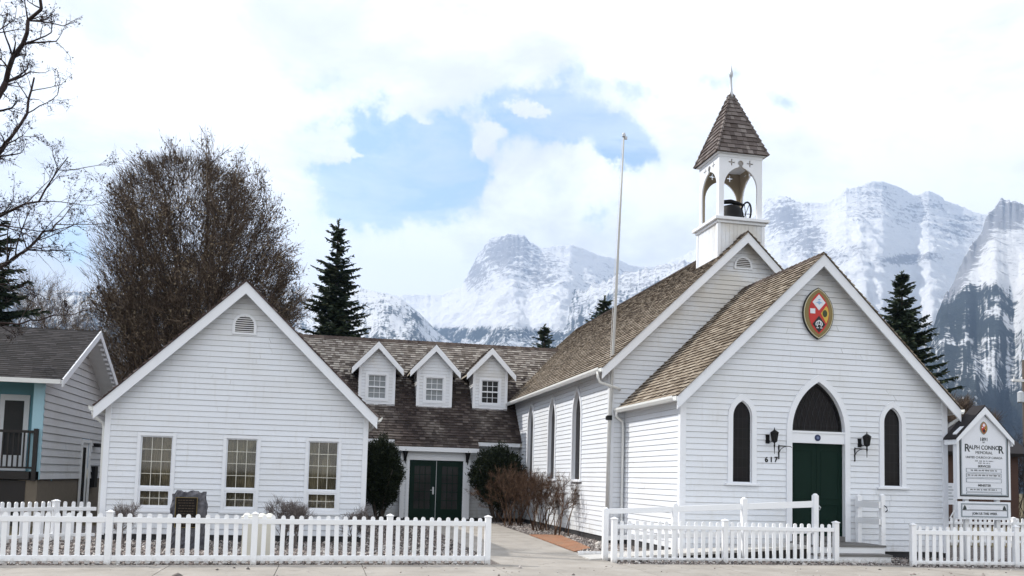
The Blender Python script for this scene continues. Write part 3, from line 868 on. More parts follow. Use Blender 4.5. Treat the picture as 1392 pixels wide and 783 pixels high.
# belfry
TA0, TA1, TB0, TB1 = 2.66, 4.04, 3.87, 5.25
mb = MB()
def vboards(mb, mp, u0, u1, z0, z1, wd=.115):
    u = u0
    while u < u1 - .01:
        v = min(u + wd, u1); bar(mb, mp, u + .002, v - .002, z0, z1, -.02, R.uniform(-.001, .002)); u = v
vboards(mb, FRONT(TB0), TA0, TA1, 6.9, 8.87); vboards(mb, BACK(TB1), TA0, TA1, 6.9, 8.87)
vboards(mb, LEFT(TA0), TB0, TB1, 6.9, 8.87); vboards(mb, RIGHT(TA1), TB0, TB1, 6.9, 8.87)
tow = mb.build('belfry', [M['siding'], M['grime_shade']], CH)
mb = MB()
for (x, y) in ((TA0, TB0), (TA1, TB0), (TA0, TB1), (TA1, TB1)):
    mb = MB(); sx = 1 if x == TA0 else -1; sy = 1 if y == TB0 else -1
    xa, xb = sorted((x - sx * .018, x + sx * .075)); ya, yb = sorted((y - sy * .018, y + sy * .075))
    mb.box(xa, xb, ya, yb, 7.0, 8.865)
    mb.build('corner_board', M['trim'], tow)
mb = MB()
mb.box(TA0 - .05, TA1 + .05, TB0 - .05, TB1 + .05, 8.80, 8.875)
mb.box(TA0 - .12, TA1 + .12, TB0 - .12, TB1 + .12, 8.877, 8.965)
mb.build('ledge', M['trim'], tow, bevel=.01)
BA0, BA1, BB0, BB1 = 2.70, 4.0, 3.91, 5.21
ZB, ZT = 8.966, 10.86
def belfry_panel(mp, u0, u1, t0, t1, mat, name, crosses=True):
    c = (u0 + u1) / 2; hw = .50
    arch = gothic(c, hw, ZB, 9.86, 10.45, 10)[1:]      # from bottom right up and over to top left
    arch = [p for p in arch]
    k = max(range(len(arch)), key=lambda i: arch[i][1])
    # the arch runs out into a round eye at its point
    r = .085; ce = (c, 10.55)
    a0 = math.radians(-58)
    eye = [(ce[0] + r * math.cos(a0 + t * (math.radians(296)) / 10), ce[1] + r * math.sin(a0 + t * math.radians(296) / 10)) for t in range(11)]
    arch = arch[:k] + eye + arch[k + 1:]
    outer = [(u0, ZB), (c - hw, ZB)] + list(reversed(arch)) + [(u1, ZB), (u1, ZT), (u0, ZT)]
    # drop duplicates
    o2 = [outer[0]]
    for p in outer[1:]:
        if (p[0] - o2[-1][0]) ** 2 + (p[1] - o2[-1][1]) ** 2 > 1e-7: o2.append(p)
    holes = []
    for s in (-1, 1):
        x, z = c + s * .275, 10.56; l, t = .095, .018
        holes.append([(x - l, z - t), (x - t, z - t), (x - t, z - l), (x + t, z - l), (x + t, z - t), (x + l, z - t), (x + l, z + t), (x + t, z + t), (x + t, z + l), (x - t, z + l), (x - t, z + t), (x - l, z + t)])
    mb = MB(); mb.holed(o2, holes, mp, t0, t1)
    return mb.build(name, mat, tow)
for mp, u0, u1 in ((FRONT(BB0), BA0, BA1), (BACK(BB1), BA0, BA1), (LEFT(BA0), BB0, BB1), (RIGHT(BA1), BB0, BB1)):
    e_ = 0 if u0 == BA0 else .04
    belfry_panel(mp, u0 + e_, u1 - e_, -.038, 0, M['trim'], 'belfry_arch')
    belfry_panel(mp, u0 + .042, u1 - .042, -.062, -.040, M['wood_in'], 'belfry_lining')
mb = MB(); mb.box(BA0 - .012, BA1 + .012, BB0 - .012, BB1 + .012, 10.70, 10.79); mb.build('cornice', M['trim'], tow)
# spire
ZE, ZP, HS = 10.80, 12.86, .755
tc = ((BA0 + BA1) / 2, (BB0 + BB1) / 2)
mb = MB()
sl = math.hypot(HS, ZP - ZE)
for k in range(4):
    a = k * math.pi / 2
    ux, uy = math.cos(a), math.sin(a); nx, ny = math.sin(a), -math.cos(a)
    P0 = Vector((tc[0] + nx * HS - ux * HS, tc[1] + ny * HS - uy * HS, ZE))
    S = Vector((-nx * HS, -ny * HS, ZP - ZE))
    shakes(mb, P0, (ux, uy, 0), S, 2 * HS, sl - .05, .148, clip=lambda s: (HS * s / sl - .012, 2 * HS - HS * s / sl + .012), w0=.1, w1=.24, th=.022)
spire = mb.build('spire_roof', [M['shake_spire'], M['endgrain_shade']], tow, fix=False)
mb = MB()
b4 = [(tc[0] + sx * (HS - .02), tc[1] + sy * (HS - .02), ZE - .015) for sx, sy in ((-1, -1), (1, -1), (1, 1), (-1, 1))]
mb.add(b4 + [(tc[0], tc[1], ZP - .06)], [(3, 2, 1, 0), (0, 1, 4), (1, 2, 4), (2, 3, 4), (3, 0, 4)])
mb.build('spire_deck', M['trim'], spire)
mb = MB()
for sx, sy in ((-1, -1), (1, -1), (1, 1), (-1, 1)):     # hip caps
    for i in range(14):
        f0, f1 = i / 14, (i + 1.25) / 14
        q = lambda f, h: Vector((tc[0] + sx * HS * (1 - f), tc[1] + sy * HS * (1 - f), ZE + (ZP - ZE) * f)) + Vector((sx, sy, .7)).normalized() * h
        mb.tube([q(f0, .035), q(min(f1, 1), .012)], [.045, .03], 5)
mb.build('hip_cap', M['shake_spire'], spire)
mb = MB(); mb.lathe((tc[0], tc[1], 0), [(.10, 12.70), (.085, 12.80), (.05, 12.9), (.034, 13.15), (.028, 13.3), (.05, 13.36), (.062, 13.42), (.045, 13.52), (.018, 13.62), (.004, 13.72)], 10)
mb.build('finial', M['galv'], spire, smooth=True)

# the bell hangs in the belfry: a thing of its own
BL = thing('church_bell', (tc[0] + .1, tc[1], 8.97), 'black cast church bell with spoked wheel hanging inside the open belfry', 'bell')
bx = tc[0] + .02
mb = MB(); mb.lathe((bx, tc[1], 9.02), [(.40, 0), (.385, .05), (.345, .14), (.32, .26), (.30, .38), (.24, .48), (.09, .53), (.04, .55)], 20)
mb.build('bell_body', M['iron'], BL, smooth=True)
mb = MB(); mb.tube([(bx - .36, tc[1], 9.60), (bx - .2, tc[1], 9.63), (bx, tc[1], 9.66), (bx + .2, tc[1], 9.63), (bx + .36, tc[1], 9.60)], [.04, .06, .07, .06, .04], 8); mb.build('yoke', M['iron'], BL, smooth=True)
mb = MB()
for s in (-1, 1):
    mb.tube([(bx + s * .33, tc[1] - .22, 8.97), (bx + s * .33, tc[1], 9.5)], .025, 6); mb.tube([(bx + s * .33, tc[1] + .22, 8.97), (bx + s * .33, tc[1], 9.5)], .025, 6)
mb.build('bell_stand', M['iron'], BL)
mb = MB(); wc = (bx + .46, tc[1], 9.34)
ring_ = [(wc[0], wc[1] + .33 * math.cos(t * math.pi / 12), wc[2] + .33 * math.sin(t * math.pi / 12)) for t in range(25)]
mb.tube(ring_, .026, 6)
for t in range(6):
    a = t * math.pi / 3 + .3; mb.tube([wc, (wc[0], wc[1] + .33 * math.cos(a), wc[2] + .33 * math.sin(a))], .01, 5)
mb.build('bell_wheel', M['iron'], BL)

# ------------------------------------------------------------------ the hall at the left
HX, HY, HW = -12.518, 2.982, 5.791
HC = HX + HW / 2
zH, mH, hH = 6.018, .972, HW / 2 + .2167
HL = thing('church_hall', (HC, HY, 0), 'white clapboard hall with plain gable and three tall windows, left of the church', 'hall')
hf = FRONT(HY)
wins = [(HX + w, HX + w + .69) for w in (.747, 2.6046, 4.4511)]
holes = [rect(a, b, .745, 2.36) for a, b in wins]
mb = MB()
lo = lambda z: max(HX, HC - (zH - .1 - z) / mH); hi = lambda z: min(HX + HW, HC + (zH - .1 - z) / mH)
eH = zH - mH * HW / 2 - .1
siding(mb, hf, lo, hi, .14, zH - .16, holes, e=.128)
siding(mb, LEFT(HX), HY, 17, .14, eH - .02, e=.128); siding(mb, RIGHT(HX + HW), HY, 17, .14, eH - .02, e=.128)
siding(mb, BACK(17), lo, hi, .14, zH - .16, e=.128)
mb.build('wall', [M['siding'], M['grime_shade']], HL, fix=False)
mb = MB(); mb.box(HX + .012, HX + HW - .012, HY + .012, 16.98, -.1, .15); mb.build('foundation', M['found'], HL)
mb = MB()
for s, a in ((-1, HX), (1, HX + HW)):
    mb = MB(); mb.box(a - .03 if s < 0 else a - .09, a + .09 if s < 0 else a + .03, HY - .03, HY, .12, eH + .06)
    mb.box(a - .028 if s < 0 else a, a if s < 0 else a + .028, HY, HY + .09, .12, eH - .02)
    mb.build('corner_board', M['trim'], HL)
rH = gable_roof(HL, HC, zH, mH, hH, HY - .3, 17.05, M['shake_dark'], M['soffit'], M['trim'], back_rake=False)
gzH = zH - mH * hH - .13
gutter(rH, HC - hH - .005, HY - .28, 17, gzH, -1, M['gutter']); gutter(rH, HC + hH + .005, HY - .28, 13.8, gzH, 1, M['gutter'])
downspout(HL, [(HC - hH - .05, HY - .1, gzH), (HC - hH - .05, HY - .08, gzH - .1), (HX - .10, HY + .12, gzH - .24), (HX - .075, HY + .14, gzH - .36), (HX - .075, HY + .14, .2)], M['gutter'])
vent_halfround(HL, hf, HC - .02, 4.79, .27, .49)
for (a, b) in wins:
    mb = MB()
    zb, zm, zt = .745, 1.18, 2.36
    casing(mb, hf, rect(a - .07, b + .07, zb - .07, zt + .075), rect(a, b, zb, zt), 0, .034)
    # reveal, the bar between the two lights, the sash frames
    inn = rect(a, b, zb, zt); n = 4
    A_ = [hf(u, z, .002) for u, z in inn]; B_ = [hf(u, z, -.16) for u, z in inn]
    mb.add(A_ + B_, [(i, (i + 1) % n, n + (i + 1) % n, n + i) for i in range(n)])
    bar(mb, hf, a, b, zm - .03, zm + .025, -.07, .012)
    casing(mb, hf, rect(a, b, zm + .025, zt), rect(a + .028, b - .028, zm + .05, zt - .028), -.06, -.012)
    casing(mb, hf, rect(a, b, zb, zm - .03), rect(a + .045, b - .045, zb + .05, zm - .07), -.05, .004)
    win = mb.build('window', M['trim'], HL)
    mb = MB(); bar(mb, hf, a - .10, b + .10, zb - .115, zb - .068, 0, .05); mb.build('sill', M['trim'], win)
    for (z0, z1, cols, rows, u0, u1) in ((zm + .05, zt - .028, 3, 4, a + .028, b - .028), (zb + .05, zm - .07, 3, 2, a + .045, b - .045)):
        mb = MB()
        for i in range(1, cols): u = u0 + (u1 - u0) * i / cols; bar(mb, hf, u - .0065, u + .0065, z0, z1, -.052, -.032)
        for i in range(1, rows): z = z0 + (z1 - z0) * i / rows; bar(mb, hf, u0, u1, z - .0065, z + .0065, -.050, -.030)
        mb.build('glazing_bars', M['muntin'], win)
        mb = MB(); mb.add([hf(u0, z0, -.041), hf(u1, z0, -.041), hf(u1, z1, -.041), hf(u0, z1, -.041)], [(0, 1, 2, 3)])
        mb.build('pane', M['clear'], win)
    mb = MB()           # pleated curtain a hand behind the glass
    N = 48; vs = []
    for i in range(N + 1):
        u = a + (b - a) * i / N; o_ = -.135 + .014 * math.sin(i * 1.15) + R.uniform(-.004, .004)
        vs += [hf(u, zb, o_), hf(u, zt, o_)]
    mb.add(vs, [(2 * i, 2 * i + 2, 2 * i + 3, 2 * i + 1) for i in range(N)])
    mb.build('curtain', M['curtain'], win, fix=False)

# ------------------------------------------------------------------ the linking wing with its three dormers
LK = thing('connecting_wing', (-3.7, 14.5, 0), 'low wing with dark shake roof and three dormers linking hall to church', 'building')
EB, EZ, LM = 14.1, 2.95, 1.06
RB = 18.1; RZ = EZ + LM * (RB - EB)
a0, a1 = -9.3, 2.0
Sv = Vector((0, 1, LM)).normalized(); slk = (RB - EB) * math.sqrt(1 + LM * LM)
mb = MB()
shakes(mb, (a0, EB, EZ - .02), (1, 0, 0), Sv, a1 - a0, slk, .14)
shakes(mb, (-5.2, 13.86, EZ - .02 - LM * .24), (1, 0, 0), Sv, 3.1, .34, .14)
shakes(mb, (a0, 2 * RB - EB, EZ - .02), (1, 0, 0), Vector((0, -1, LM)), a1 - a0, slk, .2, w1=.4)
rL = mb.build('roof', [M['link_shake'], M['endgrain_shade']], LK, fix=False)
mb = MB()
prof = [(EB + .02, EZ - .045), (RB, RZ - .06), (2 * RB - EB - .02, EZ - .045), (2 * RB - EB - .02, EZ - .16), (RB, RZ - .2), (EB + .02, EZ - .16)]
mb.prism([(a0 + .01, y, z) for y, z in prof], (a1 - a0 - .02, 0, 0))
mb.prism([(-5.19, 13.88, EZ - .045 - .23), (-5.19, EB + .03, EZ - .045), (-5.19, EB + .03, EZ - .17), (-5.19, 13.88, EZ - .4)], (3.08, 0, 0))
mb.build('roof_deck', M['soffit'], rL)
mb = MB(); x = a0
while x < a1:
    for s in (-1, 1):
        mb.add([(x, RB, RZ + .05), (x, RB + s * .14, RZ + .04 - LM * .14), (x + .24, RB, RZ + .03), (x + .24, RB + s * .14, RZ + .02 - LM * .14)], [(0, 1, 3, 2)])
    x += .2
mb.build('ridge_cap', M['ridge'], rL, fix=False)
mb = MB()
mb.box(-6.5, -5.2, EB - .015, EB + .02, EZ - .17, EZ - .035); mb.box(-2.1, -.5, EB - .015, EB + .02, EZ - .17, EZ - .035)
mb.box(-5.2, -2.1, 13.84, 13.875, EZ - .44, EZ - .28)
mb.build('eaves_board', M['trim'], rL)
mb = MB(); lf = FRONT(14.5); bf = FRONT(14.12)
siding(mb, lf, -6.72, -4.92, .1, EZ - .1); siding(mb, lf, -2.4, -.43, .1, EZ - .1)
siding(mb, bf, -4.92, -2.4, .1, EZ - .24, [rect(-4.62, -2.64, 0, 2.2)])
siding(mb, LEFT(-4.92), 14.12, 14.5, .1, EZ - .2); siding(mb, RIGHT(-2.4), 14.12, 14.5, .1, EZ - .2)
siding(mb, LEFT(a0 + .3), lambda z: max(14.5, RB - (RZ - .2 - z) / LM), lambda z: min(21.7, RB + (RZ - .2 - z) / LM), .1, RZ - .3)
siding(mb, BACK(21.7), a0 + .3, -.43, .1, EZ - .1)
mb.build('wall', [M['siding'], M['grime_shade']], LK, fix=False)
mb = MB(); mb.box(a0 + .32, -.45, 14.52, 21.68, -.1, .11); mb.box(-4.9, -2.42, 14.13, 14.5, -.1, .1); mb.build('foundation', M['found'], LK)
mb = MB()
for x in (-4.95, -2.52): mb = MB(); mb.box(x, x + .15, 14.085, 14.12, .06, EZ - .24); mb.build('corner_board', M['trim'], LK)
# glazed double door
mb = MB()
casing(mb, bf, rect(-4.74, -2.52, -.02, 2.32), rect(-4.64, -2.62, -.02, 2.2), 0, .04)
fr_ = mb.build('door_frame', M['trim'], LK)
for s in (-1, 1):
    u0, u1 = (-4.635, -3.64) if s < 0 else (-3.62, -2.625)
    mb = MB(); gl = rect(u0 + .20, u1 - .20, .42, 1.98)
    mb.holed(rect(u0, u1, .03, 2.19), [gl], bf, -.05, -.005)
    dd = mb.build('door', M['green_door'], LK)
    mb = MB(); panel(mb, bf, gl, -.035, -.025); mb.build('pane', M['dark_glass'], dd)
    mb = MB()
    for i in range(1, 3): u = gl[0][0] + (gl[1][0] - gl[0][0]) * i / 3; bar(mb, bf, u - .012, u + .012, .42, 1.98, -.024, -.012)
    for i in range(1, 5): z = .42 + 1.56 * i / 5; bar(mb, bf, gl[0][0], gl[1][0], z - .012, z + .012, -.022, -.010)
    mb.build('glazing_bars', M['green_door'], dd)
    if s < 0:
        mb = MB(); bar(mb, bf, -3.76, -3.70, .95, 1.22, -.004, .006); mb.tube([bf(-3.73, 1.1, .005), bf(-3.73, 1.1, .05), bf(-3.84, 1.1, .055)], .01, 6); mb.build('handle', M['galv'], dd)
mb = MB(); bar(mb, bf, -3.638, -3.622, .03, 2.19, -.02, .004); mb.build('astragal', M['galv'], fr_)
# dormers
DB = 15.36
dormer_root = None
for (dc) in (-5.846, -3.655, -1.47):
    hw = .67; zt, zp = 5.72, 6.66; hd = .97; dm = (zp - 5.62) / hd
    fd = FRONT(DB); mb = MB()
    zb = EZ + LM * (DB - EB)
    lo = lambda z: max(dc - hw, dc - (zp - .1 - z) / dm); hi = lambda z: min(dc + hw, dc + (zp - .1 - z) / dm)
    wo = rect(dc - .34, dc + .34, 4.50, 5.40)
    siding(mb, fd, lo, hi, zb + .06, zp - .2, [wo], e=.12)
    for s, mp in ((-1, LEFT(dc - hw)), (1, RIGHT(dc + hw))):
        siding(mb, mp, DB, lambda z: EB + (z - EZ) / LM + .02, zb + .06, zp - dm * hw - .08, e=.12)
    dm_o = mb.build('dormer', [M['siding'], M['grime_shade']], LK, fix=False)
    mb = MB()
    for s in (-1, 1):
        x = dc + s * hw; xa, xb = sorted((x + s * .02, x - s * .085)); mb.box(xa, xb, DB - .028, DB, zb - .02, zp - dm * hw - .02)
    mb.box(dc - hw - .02, dc + hw + .02, DB - .03, DB + .02, zb - .03, zb + .06)
    mb.build('corner_board', M['trim'], dm_o)
    mb = MB()
    sl_ = hd * math.sqrt(1 + dm * dm)
    for s in (-1, 1):
        shakes(mb, (dc + s * hd, DB - .27, zp - dm * hd - .02), (0, 1, 0), (-s, 0, dm), 2.5, sl_, .14)
        for k in range(12):
            y = DB - .27 + k * .2
            mb.add([(dc, y, zp + .03), (dc + s * .11, y, zp + .025 - dm * .11), (dc, y + .24, zp + .012), (dc + s * .11, y + .24, zp + .008 - dm * .11)], [(0, 1, 3, 2)])
    mb.build('dormer_roof', [M['link_shake'], M['endgrain_shade']], dm_o, fix=False)
    mb = MB()
    for s in (-1, 1):
        mb.prism([(dc, DB - .255, zp - .03), (dc + s * (hd - .012), DB - .255, zp - dm * hd - .03), (dc + s * (hd - .012), DB - .255, zp - dm * hd - .1), (dc, DB - .255, zp - .1)], (0, 2.3, 0))
    mb.build('dormer_deck', M['soffit'], dm_o)
    mb = MB()
    for s in (-1, 1):
        mb.prism([(dc, DB - .29, zp - .012), (dc, DB - .29, zp - .27), (dc + s * hd, DB - .29, zp - dm * hd - .25), (dc + s * hd, DB - .29, zp - dm * hd - .012)], (0, .032, 0))
    mb.build('rake_board', M['trim'], dm_o)
    mb = MB()
    casing(mb, fd, rect(dc - .44, dc + .44, 4.41, 5.49), wo, 0, .035)
    A_ = [fd(u, z, .002) for u, z in wo]; B_ = [fd(u, z, -.07) for u, z in wo]
    mb.add(A_ + B_, [(i, (i + 1) % 4, 4 + (i + 1) % 4, 4 + i) for i in range(4)])
    bar(mb, fd, dc - .34, dc + .34, 4.925, 4.975, -.05, .005)
    casing(mb, fd, wo, rect(dc - .31, dc + .31, 4.53, 5.37), -.05, -.01)
    for zz0, zz1 in ((4.53, 4.925), (4.975, 5.37)):
        for i in (1, 2): u = dc - .31 + .62 * i / 3; bar(mb, fd, u - .009, u + .009, zz0, zz1, -.042, -.026)
        z = (zz0 + zz1) / 2; bar(mb, fd, dc - .31, dc + .31, z - .009, z + .009, -.040, -.024)
    mb.build('window', M['trim'], dm_o)
    mb = MB(); panel(mb, fd, rect(dc - .31, dc + .31, 4.53, 5.37), -.045, -.052); mb.build('pane', M['grey_glass'] if dc < -3 else M['dark_glass'], dm_o)
# ------------------------------------------------------------------ things fixed to the church front
CR = thing('church_crest', (3.32, -.06, 4.98), 'pointed oval painted crest with red saltire, high in the church gable', 'crest')
def flat(name, col, rough=.4): return plain(name, col, rough, .06, 6.)
M['gold'] = flat('olive_gold_paint', (.21, .155, .05)); M['red'] = flat('crest_red_paint', (.50, .025, .02)); M['cream'] = flat('cream_paint', (.62, .58, .42))
M['yellow'] = flat('crest_yellow_paint', (.62, .42, .06)); M['pale'] = flat('crest_white_paint', (.72, .75, .80)); M['dove'] = flat('crest_blue_paint', (.28, .45, .66))
M['black'] = flat('black_paint', (.012, .012, .014)); M['dgreen'] = flat('crest_green_paint', (.035, .05, .012))
def vesica(cx, cz, hw, hh, n=14):
    r = (hw * hw + hh * hh) / (2 * hw); t = math.asin(min(1, hh / r)); p = []
    for i in range(n + 1): a = -t + 2 * t * i / n; p.append((cx + hw - r + r * math.cos(a), cz + r * math.sin(a)))
    for i in range(1, n): a = -t + 2 * t * i / n; p.append((cx - hw + r - r * math.cos(a), cz - r * math.sin(a)))
    return p
def crest(parent, mp, cx, cz, hh, o, k=1.0):
    hw = hh * .645
    def lay(name, pts, z0, z1, mat): mb = MB(); panel(mb, mp, pts, o + z0 * k, o + z1 * k); return mb.build(name, M[mat], parent)
    lay('rim', vesica(cx, cz, hw, hh), 0, .05, 'found')
    lay('pale_line', vesica(cx, cz, hw * .955, hh * .965), .05, .056, 'cream')
    lay('gold_band', vesica(cx, cz, hw * .91, hh * .93), .056, .062, 'gold')
    fld = vesica(cx, cz, hw * .66, hh * .80)
    lay('red_field', fld, .062, .068, 'red')
    sp = outline_span(fld)
    a, b = hw * .40, hh * .16
    def dia(cx2, cz2, w2, h2): return [(cx2, cz2 - h2), (cx2 + w2, cz2), (cx2, cz2 + h2), (cx2 - w2, cz2)]
    lay('white_quarter', dia(cx, cz + hh * .42, hw * .42, hh * .31), .068, .074, 'pale')
    lay('black_quarter', dia(cx, cz - hh * .42, hw * .42, hh * .33), .068, .074, 'black')
    rt = [(cx + hw * .13, cz), (cx + hw * .47, cz - hh * .37), (cx + hw * .58, cz - hh * .2), (cx + hw * .64, cz), (cx + hw * .58, cz + hh * .2), (cx + hw * .47, cz + hh * .30)]
    lay('yellow_quarter', rt, .068, .074, 'yellow')
    lay('green_bush', [(cx + hw * .38 + hw * .15 * math.cos(t * math.pi / 8), cz + hh * .14 * math.sin(t * math.pi / 8)) for t in range(16)], .074, .08, 'dgreen')
    lay('white_book', rect(cx - hw * .57, cx - hw * .25, cz - hh * .02, cz + hh * .17), .068, .075, 'pale')
    if k == 1.0:
        mb = MB()
        panel(mb, mp, rect(cx - hw * .05, cx + hw * .09, cz + hh * .50, cz + hh * .55), o + .074, o + .079)
        panel(mb, mp, [(cx - hw * .22, cz + hh * .40), (cx + .0, cz + hh * .47), (cx + hw * .24, cz + hh * .40), (cx + hw * .1, cz + hh * .39), (cx + .01, cz + hh * .33), (cx - hw * .08, cz + hh * .39)], o + .074, o + .079)
        mb.build('dove', M['dove'], parent)
        mb = MB(); z = cz - hh * .42
        mb.ring([mp(cx + .09 * math.cos(t * math.pi / 7), z + .085 * math.sin(t * math.pi / 7), o + .074) for t in range(-1, 9)], [mp(cx + .07 * math.cos(t * math.pi / 7), z + .066 * math.sin(t * math.pi / 7), o + .074) for t in range(-1, 9)], Vector(mp(0, 0, .005)) - Vector(mp(0, 0, 0)), closed=False)
        for s in (-1, 1):
            panel(mb, mp, [(cx + s * .005, z + .095), (cx + s * .02, z + .095), (cx + s * .062, z - .06), (cx + s * .042, z - .06)], o + .0795, o + .083)
            bar(mb, mp, cx + s * .045 - .02, cx + s * .045 + .035, z - .095, z - .078, o + .074, o + .079)
        bar(mb, mp, cx - .03, cx + .03, z - .012, z + .004, o + .0832, o + .086)
        mb.build('white_monogram', M['pale'], parent)
crest(CR, fr, 3.32, 5.585, .605, .03)

def lantern(cx, zt, label):
    L = thing('wall_lantern', (cx, -.08, zt - .55), label, 'lantern', 'wall lanterns beside the church door')
    mb = MB(); mb.box(cx - .14, cx - .05, -.028, -.002, zt - .36, zt - .16); mb.tube([(cx - .095, -.03, zt - .22), (cx - .07, -.08, zt - .33), (cx, -.15, zt - .30)], .014, 6)
    mb.build('wall_plate', M['iron'], L)
    mb = MB(); y = -.16
    mb.lathe((cx, y, zt), [(.004, 0), (.012, -.03), (.015, -.045), (.006, -.05), (.03, -.06), (.085, -.10), (.105, -.125), (.095, -.135)], 8); mb.build('cap', M['iron'], L)
    mb = MB()
    for k in range(8):
        a = 2 * math.pi * k / 8; mb.tube([(cx + .085 * math.cos(a), y + .085 * math.sin(a), zt - .13), (cx + .06 * math.cos(a), y + .06 * math.sin(a), zt - .30)], .008, 4)
    mb.lathe((cx, y, zt), [(.065, -.295), (.07, -.305), (.05, -.33), (.02, -.345), (.014, -.37), (.02, -.40), (.012, -.46), (.006, -.58), (.004, -.60)], 8)
    mb.build('cage', M['iron'], L)
    mb = MB(); mb.lathe((cx, y, zt), [(.078, -.135), (.055, -.295)], 8); mb.build('glass', M['dark_glass'], L)
lantern(2.175, 2.90, 'black lantern on clapboards above the house number')
lantern(4.50, 2.89, 'black lantern between green door and right lancet window')
def bracket(x, z, label):
    B = thing('iron_bracket', (x, -.02, z - .3), label, 'bracket', 'small iron brackets by the church door')
    mb = MB(); mb.box(x - .012, x + .012, -.03, -.002, z - .30, z + .02); mb.build('back_bar', M['iron'], B)
    mb = MB(); mb.tube([(x, -.02, z), (x + .1, -.10, z - .005), (x + .2, -.19, z - .02), (x + .215, -.20, z - .04)], .009, 5)
    mb.tube([(x, -.02, z - .17), (x + .035, -.045, z - .08), (x + .09, -.09, z - .025), (x + .13, -.125, z - .015)], .008, 5); mb.build('curved_arm', M['iron'], B)
bracket(2.36, 2.50, 'small black iron bracket beside house number')
bracket(4.28, 2.50, 'small black iron bracket right of the green door')
HN = thing('house_number', (2.17, -.03, 2.1), 'black house number 617 on white clapboards', 'house number')
for i, ch in enumerate('617'): text(ch, .165, (2.055 + i * .118, -.024, 2.172 + .004 * i), M['iron'], HN, 'digit', ext=.006, font_bold=True)
PQ = thing('round_plaque', (3.33, -.02, 2.65), 'small round blue plaque on white lintel over green door', 'plaque')
mb = MB(); mb.lathe((3.335, 0, 2.712), [(.075, -.012), (.075, -.022), (.066, -.026)], 20, 1); mb.build('disc', plain('navy_enamel', (.012, .022, .085), .3), PQ, smooth=False)
mb = MB(); mb.lathe((3.335, 0, 2.712), [(.034, -.0262), (.03, -.029)], 14, 1); mb.build('emblem', plain('grey_blue_enamel', (.12, .16, .28), .3), PQ)

# sconces by the linking wing's door
for (x, lab) in ((-4.80, 'black tapered sconce at left of the glazed double door'), (-2.50, 'black tapered sconce at right of the glazed double door')):
    L = thing('wall_sconce', (x, 14.0, 2.1), lab, 'lantern', 'sconces beside the glazed door')
    mb = MB(); mb.box(x - .05, x + .05, 14.06, 14.084, 2.15, 2.5); mb.build('wall_plate', M['iron'], L)
    mb = MB(); mb.lathe((x, 13.95, 2.05), [(.01, 0), (.02, .05), (.035, .2), (.05, .22), (.11, .47), (.12, .5), (.02, .54)], 8); mb.build('lamp_shade', M['iron'], L)

# flagpole on the nave corner
FP = thing('flagpole', (-.45, 3.6, 0), 'tall thin pale grey flagpole clamped to the corner of the nave', 'flagpole')
pb = Vector((-.455, 3.655, 2.9)); ptop = Vector((-.20, 3.608, 10.80))
mb = MB(); mb.tube([(-.475, 3.655, -.02), pb, pb.lerp(ptop, .3), pb.lerp(ptop, .72), ptop], [.055, .05, .043, .030, .021], 8); mb.build('pole', plain('grey_painted_pole', (.46, .46, .45), .45, .1, 3.), FP, smooth=True)
mb = MB(); mb.lathe(ptop, [(.03, 0), (.05, .02), (.05, .08), (.03, .12), (.004, .13)], 10); mb.box(ptop.x + .02, ptop.x + .09, ptop.y - .03, ptop.y + .03, ptop.z - .05, ptop.z + .02); mb.build('truck', M['galv'], FP)
mb = MB(); mb.tube([ptop + Vector((-.05, 0, -.02)), pb.lerp(ptop, .5) + Vector((-.075, 0, 0)), pb + Vector((-.06, -.02, .3))], .005, 4); mb.build('halyard', M['trim_old'], FP)
mb = MB(); mb.lathe((pb.x, pb.y, 3.25), [(.075, -.06), (.075, .06)], 10); mb.box(pb.x - .05, pb.x + .05, pb.y, pb.y + .16, 3.2, 3.3); mb.build('clamp', M['iron'], FP)

